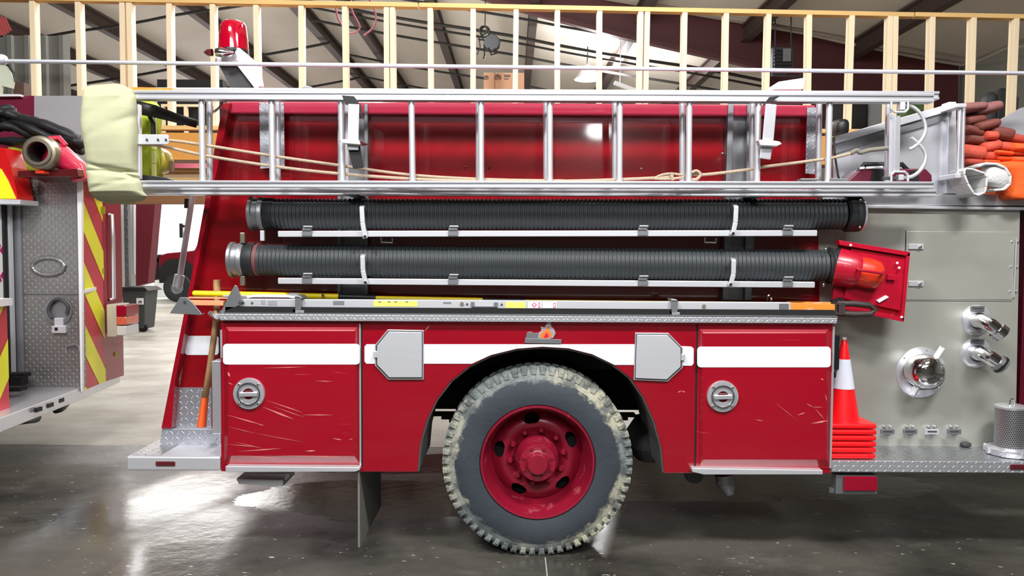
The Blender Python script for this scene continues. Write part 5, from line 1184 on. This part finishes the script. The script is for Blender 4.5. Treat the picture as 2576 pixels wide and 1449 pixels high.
fr_ = (nd, nd.cross(Vector((0, 0, 1))).normalized(), Vector((0, 0, 1)))
part('outlet_ring', BRASS, nz_, lambda b: b.lathe([(.125, -.1), (.13, -.02), (.122, 0), (.128, .01), (.12, .03), (.1, .035), (.098, .055), (.078, .056), (.074, .02), (.074, -.2), (0, -.2)], nc, fr_, 40), smooth=True, label='grey threaded outlet ring')
part('outlet_bore', BLKM, nz_, lambda b: b.lathe([(.074, .03), (.073, -.19), (0, -.19)], nc, fr_, 30), smooth=True)
part('valve_body', PINKP, nz_, lambda b: (b.tube([nc - nd * .08, nc - nd * .16 + Vector((.1, 0, -.02)), nc - nd * .2 + Vector((.2, 0, -.1)), nc - nd * .2 + Vector((.22, 0, -.19))], .1, 20, rs=[.115, .095, .07, .07]),), smooth=True)
part('valve_handle', PINKP, nz_, lambda b: b.tube([nc - nd * .1 + Vector((.02, 0, .12)), nc - nd * .12 + Vector((.09, 0, .13)), nc - nd * .12 + Vector((.14, 0, .07))], .02, 10), smooth=True)
part('orange_block', ORED, None, lambda b: b.pbox(88, 428, 108, 436, 1.75, 1.85), bev=.003, label='small orange block under the round outlet of the second engine', cat='block')
part('yellow_jacket', mat('olive_lime', (150, 160, 30), .8, 0, var=.2, vs=10), None, lambda b: b.loft([(WZ(40, y, 2.2), WX(xl, y, 2.2), WX(xr, y, 2.2), 2.2, 2.5) for y, xl, xr in ((372, 14, 40), (390, 14, 52), (410, 18, 56), (432, 24, 62))], n=24, e=.8, nz=.02), smooth='all', label='crumpled lime jacket left of the round outlet on the second engine', cat='jacket')
# ---- flag, sign, on the left
part('striped_flag', FLAGR, None, lambda b: [b.ppx([(-20 + i * 9, 60 + i * 2 - 20), (-14 + i * 9, 56 + i * 2 - 20), (8 + i * 7, 92 - i * 5), (2 + i * 7, 94 - i * 5)], 5.0, 5.005) for i in range(4)], label='red striped flag corner hanging at the upper left edge', cat='flag')
sg = part('round_sign', mat('pale_green_sign', (214, 222, 200), .5), None, lambda b: b.ppx([(-60, 150), (10, 158), (24, 176), (34, 200), (30, 222), (4, 216), (2, 240), (-60, 240)], 3.0, 3.03), label='pale rounded sign standing behind the second engine at the far left', cat='sign')
part('sign_rim', BLK, sg, lambda b: b.tube([W(6, 152, 2.99), W(22, 166, 2.99), (W(34, 184, 2.99)), W(40, 206, 2.99)], .012, 8), smooth=True)
part('brown_box', CARDP, None, lambda b: down(b, 33, 208, 60, 3.9, 4.2), label='small brown box on the mezzanine edge at the far left', cat='box')
# ---- stored lumber on the mezzanine shelf
zd = WZ(450, 480, SY)
part('floor_storage_deck', BEAMW, None, lambda b: b.box(-7, 0, SY - .02, SY + 1.2, zd - .03, zd), kind='structure')
zz_ = zd + .001
for i, (dx, dy, rot, m, h_) in enumerate(((0, 0, .5, LUMB, .05), (.3, .05, -.7, PINEH, .05), (-.2, .02, .4, LUMB, .04), (.1, .08, -1.0, PINE, .05), (.25, .03, .8, LUMB, .04))):
    Rm = Matrix.Rotation(math.radians(rot), 3, 'Z')
    part('stored_board', m, None, lambda b: b.obox((-3.1 + dx, SY + .25 + dy, zz_ + h_ / 2), (2.6 - .2 * i, .2, h_), Rm), label='%s loose board of the lumber pile stacked under the orange rim board' % ['lowest', 'second lowest', 'middle', 'second highest', 'topmost'][i], cat='board', group='boards stored under the mezzanine', bev=.003)
    zz_ += h_ + .001
part('inner_frame', PINE, None, lambda b: (b.pbox(405, 262, 500, 268, 5.2, 5.25), down(b, 462, 268, 470, 5.2, 5.25), down(b, 405, 268, 412, 5.2, 5.25)), label='small wooden frame on the mezzanine behind the black strap', cat='frame')
part('dark_cabinet', BLKM, None, lambda b: down(b, 395, 200, 560, 5.3, 5.45), label='dark cabinet on the mezzanine behind the small wooden frame', cat='cabinet')
# ---- cardboard box
hb_ = part('cardboard_box', CARD, None, lambda b: b.box(WX(1217, 200, 3.9), WX(1319, 200, 3.9), 3.9, 4.4, ZM, WZ(1268, 183, 3.9)), bev=.004, label='brown cardboard box standing on the mezzanine behind the studs', cat='box')
part('box_seam', CARDP, hb_, lambda b: b.pbox(1244, 183, 1245.5, 262, 3.899, 3.9))
for x, s_ in ((1252, .065), (1223, .045)):
    lg = part('logo_disc', CARDP, hb_, lambda b: b.cyl(W(x, 196, 3.9), W(x, 196, 3.896), s_ / 2 * 1.0 + .004, 24))
    text('hp', 'logo_letters', s_ * .62, W(x, 197, 3.894), CARD, lg, .001)
part('box_glyph', CARDP, hb_, lambda b: (b.pbox(1268, 188, 1284, 194, 3.898, 3.9), b.pbox(1268, 197, 1280, 200, 3.898, 3.9)))
# ---- speaker like fan lamp hanging from roof
hl = thing('hanging_spotlight', 'round dark spotlight hung from the roof by a coiled cord', 'spotlight', W(1233, 140, 6.5))
part('lamp_head', DGREY, hl, lambda b: b.lathe([(0, .14), (.09, .12), (.12, .02), (.1, -.03), (0, -.04)], W(1237, 108, 6.5), n=28), smooth=True)
part('lamp_bracket', BLK, hl, lambda b: (b.tube([W(1222, 100, 6.5), W(1205, 100, 6.5), W(1204, 96, 6.5)], .012, 6), b.tube([W(1228, 120, 6.45), W(1236, 138, 6.45), W(1249, 134, 6.45), W(1244, 122, 6.45)], .012, 6), b.tube([W(1218, 102, 6.5), W(1219, 140, 6.5), W(1216, 148, 6.5)], .012, 6)), smooth=True)
part('cord_coil', CABLE, hl, lambda b: (b.tube(ring(1220, 80, .06, .07, 0, 6.5), .014, 8), b.tube(ring(1216, 76, .05, .055, 0, 6.45), .01, 8), b.tube([W(1220, 66, 6.5), W(1221, 20, 6.5), W(1221, -60, 6.5)], .008, 6), b.tube([W(1205, 96, 6.5), W(1208, 118, 6.5), W(1200, 138, 6.5)], .008, 6)), smooth=True)
# ---- bright bay lamp near the roof
LP_ = W(1478, 200, 14.0)
bl = thing('bay_lamp', 'glowing white bay lamp under the roof, glaring behind the bright studs', 'lamp', LP_)
part('lamp_shade', ALUW, bl, lambda b: b.lathe([(.06, .32), (.1, .28), (.28, .02), (.3, 0)], LP_, 'Z', 30), smooth=True)
part('lamp_disc', LAMP, bl, lambda b: b.lathe([(0, .03), (.27, .03)], LP_, 'Z', 30))
part('lamp_rod', DGREY, bl, lambda b: b.cyl(LP_ + Vector((0, 0, .3)), LP_ + Vector((0, 0, .75)), .02, 8))
point('bay_lamp_light', (LP_.x, LP_.y - .05, LP_.z - .12), 500, .25)
point('bay_lamp_light', (LP_.x + .55, LP_.y, LP_.z + .15), 420, .2)
part('tube_fixture', WLAB, None, lambda b: (b.beam(W(1545, 208, 11.5), W(1600, 228, 11.5), .12, .06), b.cyl(W(1560, 212, 11.5), W(1560, 212, 11.5) + Vector((0, 0, 1.42)), .01, 6)), label='white tube light fixture right of the glowing bay lamp', cat='lamp')
for i, (x, y, z_) in enumerate(((1.35, -7.6, 3.55),)):
    bl2 = thing('bay_lamp', 'round bay lamp behind the viewer, mirrored in the red wall', 'lamp', (x, y, z_))
    part('lamp_shade', ALUW, bl2, lambda b: b.lathe([(.06, .32), (.1, .28), (.2, .12), (.21, .1)], Vector((x, y, z_)), 'Z', 30), smooth=True)
    part('lamp_bulb', LAMP, bl2, lambda b: b.sup((x, y, z_ + .02), (.2, .2, .12), 1, 1, nu=24, nv=12), smooth='all')
    part('lamp_rod', DGREY, bl2, lambda b: b.cyl((x, y, z_ + .3), (x, y, rz(x) - .3), .015, 8))
# ---- roof cables and rods crossing under the slopes
def cross(i, Y, drop, xa, xb, r, lab, m=CABLE, sag=0):
    n = 14; pts = []
    for k in range(n + 1):
        x = xa + (xb - xa) * k / n
        pts.append((x, Y, rz(x) - drop - sag * math.sin(PI * ((k * 3.0 / n) % 1))))
    part('roof_cable', m, None, lambda b: b.tube(pts, r, 6), smooth=True, label=lab, cat='cable')
cl = [(10.2, .42, -9, RX, .03, 'thick dark cable nearest the viewer crossing the left roof slope', .05), (12.8, .4, -12, RX, .03, 'dark cable across the middle of the left roof slope', .04), (16.5, .42, -16, RX, .035, 'dark cable far up the left roof slope', .04), (20.5, .45, -17, RX, .035, 'furthest dark cable on the left roof slope', .05),
      (11.6, .40, RX, 8.4, .026, 'dark cable nearest the viewer on the right roof slope, behind the maroon beam', .03), (12.6, .5, RX, 8.4, .034, 'thick dark cable in the bundle under the right roof slope', .05), (13.4, .42, RX, 8.4, .026, 'thin dark cable in the middle of the right slope bundle', .04), (14.2, .5, RX, 8.4, .03, 'upper dark cable of the right roof slope bundle', .03), (17.5, .45, RX, 8.4, .03, 'dark cable further back on the right roof slope', .05), (20.5, .42, RX, 8.4, .03, 'furthest dark cable on the right roof slope', .05)]
for i, (Y, dp, xa, xb, r, lab, sg_) in enumerate(cl): cross(i, Y, dp, xa, xb, r, lab, CABLE, sg_)
part('roof_conduit', CABW, None, lambda b: b.tube([W(1520, -10, 10.6), W(1640, 8, 10.6), W(1900, 55, 10.6), W(1990, 76, 10.6), W(2130, 108, 10.6), (W(2340, 150, 10.6)), W(2420, 163, 10.6)], .03, 8), smooth=True, label='pale grey conduit sloping down along the top of the maroon beam', cat='conduit')
part('roof_conduit', CABW, None, lambda b: b.tube([W(2420, 163, 10.4), W(2470, 150, 9.6), W(2530, 122, 8.6), W(2600, 112, 7.8)], .026, 8), smooth=True, label='pale conduit rising to the right edge from the beam corner', cat='conduit')
part('coiled_wire', MARB, None, lambda b: (b.tube(smooth([W(832, -130, 8), W(845, 20, 8), W(858, 60, 8), W(880, 84, 8), W(905, 70, 8), W(885, 25, 8), W(890, -10, 8), W(930, 0, 8), W(946, 45, 8), W(938, 70, 8), W(915, 90, 8)]), .014, 8),), smooth=True, label='dark red wire coil hanging from the roof left of the spotlight', cat='wire')
ht = thing('unit_heater', 'dark square unit heater hung before the maroon wall at the upper right', 'heater', W(1972, 178, 9.5))
part('heater_case', DGREY, ht, lambda b: b.pbox(1944, 118, 1996, 176, 9.5, 10.0), bev=.01)
part('heater_louvre', BLK, ht, lambda b: [b.pbox(1948, y, 1992, y + 5, 9.46, 9.5) for y in range(124, 172, 9)])
part('heater_grille', ALUD, ht, lambda b: b.pbox(1970, 122, 1990, 154, 9.44, 9.46))
part('heater_bracket', DGREY, ht, lambda b: (b.tube([W(1944, 178, 9.5), W(1942, 190, 9.5), W(2014, 192, 9.5), W(2012, 178, 9.5)], .015, 6), b.tube([W(1950, 118, 9.7), W(1950, 30, 9.7)], .012, 6), b.tube([W(1990, 118, 9.7), W(1990, 30, 9.7)], .012, 6)), smooth=True)
# things seen on the mezzanine at the right, through the ladder
part('dark_heap', BLKM, None, lambda b: b.loft([(WZ(2200, y, 4.4), WX(xl, y, 4.4), WX(xr, y, 4.4), 4.4, 4.9) for y, xl, xr in ((256, 2110, 2200), (290, 2104, 2250), (378, 2100, 2270))], n=24, e=.7, nz=.04), smooth='all', label='dark heap of stored gear on the mezzanine behind the roof ladder hooks', cat='gear')
part('leaning_sheet', ALUD, None, lambda b: down(b, 2188, 262, 2232, 4.3, 4.34), label='grey sheet standing on the mezzanine behind the right end of the ladders', cat='sheet')
part('green_bag', GREEN, None, lambda b: b.loft([(ZM, WX(2270, 265, 4.0), WX(2345, 265, 4), 4.0, 4.25), (WZ(2300, 265, 4), WX(2275, 265, 4.0), WX(2335, 265, 4), 4.02, 4.2), (WZ(2300, 250, 4), WX(2285, 265, 4.0), WX(2320, 265, 4), 4.05, 4.15)], nz=.02), smooth='all', label='green bag on the mezzanine above the sloping hose bed side', cat='bag')
part('black_motor', BLK, None, lambda b: b.sup(W(2112, 322, 1.4), (.05, .08, .06), .6, .6), smooth='all', label='small black motor housing seen between the right ladder rungs', cat='motor')
for i, (x, y, s_, nm) in enumerate(((2490, 246, .05, 'left'), (2520, 240, .075, 'middle'), (2545, 250, .05, 'right'))):
    part('stored_item', DGREY, None, lambda b: b.loft([(ZM, W(x, y, 3.9).x - s_, W(x, y, 3.9).x + s_, 3.85, 4.0), (W(x, y, 3.9).z, W(x, y, 3.9).x - s_ * .9, W(x, y, 3.9).x + s_, 3.85, 4.0), (W(x, y, 3.9).z + s_, W(x, y, 3.9).x - s_ * .4, W(x, y, 3.9).x + s_ * .7, 3.88, 3.98)], nz=.02), smooth='all', label='%s small dark item on the mezzanine above the red hose stack' % nm, cat='gear', group='small gear above the red hoses')
# ---- wheelie bin
BYb = 11.6
bn = thing('wheelie_bin', 'dark grey wheeled bin with a white sticker standing beside the second engine', 'bin', (W(337, 835, BYb).x, BYb + .3, 0))
zt_ = WZ(337, 722, BYb)
def taper(b, xa, xb, xc, xd, y0, y1, y2, y3, z0, z1):
    p = [b.b.verts.new(v) for v in ((xa, y0, z0), (xb, y0, z0), (xb, y1, z0), (xa, y1, z0), (xc, y2, z1), (xd, y2, z1), (xd, y3, z1), (xc, y3, z1))]
    for f in ((0, 1, 2, 3), (4, 5, 6, 7), (0, 1, 5, 4), (1, 2, 6, 5), (2, 3, 7, 6), (3, 0, 4, 7)): b.b.faces.new([p[i] for i in f])
part('bin_body', BIN, bn, lambda b: taper(b, WX(314, 830, BYb), WX(361, 830, BYb), WX(305, 735, BYb), WX(366, 735, BYb), BYb + .05, BYb + .5, BYb, BYb + .58, .06, zt_ - .06), bev=.02)
part('bin_lid', BLK, bn, lambda b: taper(b, WX(300, 735, BYb), WX(376, 735, BYb), WX(306, 715, BYb), WX(362, 715, BYb), BYb - .04, BYb + .62, BYb + .02, BYb + .6, zt_ - .08, zt_), bev=.015)
part('bin_wheel', BLKM, bn, lambda b: b.cyl((WX(356, 828, BYb), BYb + .05, .08), (WX(356, 828, BYb), BYb + .12, .08), .08, 20))
part('bin_wheel', BLKM, bn, lambda b: b.cyl((WX(322, 828, BYb), BYb + .05, .08), (WX(322, 828, BYb), BYb + .12, .08), .08, 20))
sk = part('bin_sticker', WLAB, bn, lambda b: b.pbox(343, 750, 360, 766, BYb - .02, BYb + .0))
part('sticker_mark', BLK, sk, lambda b: (b.pbox(349, 757, 356, 759, BYb - .024, BYb - .02), b.pbox(349, 759, 351, 763, BYb - .024, BYb - .02), b.pbox(354, 759, 356, 763, BYb - .024, BYb - .02)))
# ---- pickup beyond
KY = 20.8
pu = thing('pickup_truck', 'dark red pickup with a black winch bumper parked in the bright bay far behind', 'pickup', (W(560, 740, KY).x, KY + .9, 0))
part('cab_body', PICK, pu, lambda b: b.ppx([(398, 652), (404, 642), (420, 637), (488, 630), (500, 604), (516, 598), (600, 598), (606, 632), (700, 634), (700, 700), (500, 706), (480, 706), (400, 690)], KY, KY + 1.9), bev=.04)
part('cab_window', BLK, pu, lambda b: b.ppx([(494, 628), (506, 608), (590, 606), (592, 628)], KY - .01, KY))
part('wheel_well', BLKM, pu, lambda b: b.ppx([(400, 700), (402, 672), (416, 655), (440, 650), (466, 652), (484, 668), (490, 706), (470, 712), (400, 712)], KY - .02, KY + .0), bev=.01)
pw = W(446, 712, KY - .1); pw.z = .46
for x in (pw.x, pw.x + 3.4):
    wl = part('wheel', RUB, pu, lambda b: b.lathe([(.2, .0), (.24, -.02), (.42, -.02), (.46, .02), (.46, .28), (.0, .28)], (x, KY - .1, .46), n=32), smooth=True)
    part('wheel_rim', ALUD, wl, lambda b: b.lathe([(.2, -.01), (.18, .03), (.1, .03), (.05, -.02), (0, -.02)], (x, KY - .1, .46), n=20), smooth=True)
part('winch_bumper', BLKM, pu, lambda b: (b.ppx([(368, 668), (400, 660), (404, 700), (380, 706), (366, 690)], KY + .1, KY + 1.8), b.ppx([(332, 682), (350, 674), (372, 676), (372, 688), (336, 690)], KY + .7, KY + 1.1), b.ppx([(364, 646), (404, 640), (410, 648), (372, 656)], KY + .2, KY + 1.6), b.ppx([(372, 650), (380, 650), (382, 672), (372, 672)], KY + .2, KY + 1.6)), bev=.03)
part('headlamp', LENSW, pu, lambda b: b.ppx([(375, 655), (388, 652), (390, 676), (378, 678)], KY + .12, KY + .3), bev=.02)
part('white_cabinet', WWALL, None, lambda b: b.box(WX(385, 602, 23.2), WX(442, 602, 23.2), 23.2, 24, .001, WZ(410, 602, 23.2)), bev=.01, label='white cabinet by the far wall behind the pickup front', cat='cabinet')
part('wall_reader', BLK, None, lambda b: (b.pbox(451, 562, 459, 598, 22.8, 22.9), b.pbox(459, 566, 470, 572, 22.8, 22.9)), label='small black wall fitting above the pickup hood', cat='fitting')
part('wall_hose_bib', ALU, None, lambda b: b.tube([W(338, 500, 11.8), W(338, 690, 11.8)], .03, 8), smooth=True, label='pale upright pipe right of the door track behind the bin', cat='pipe')
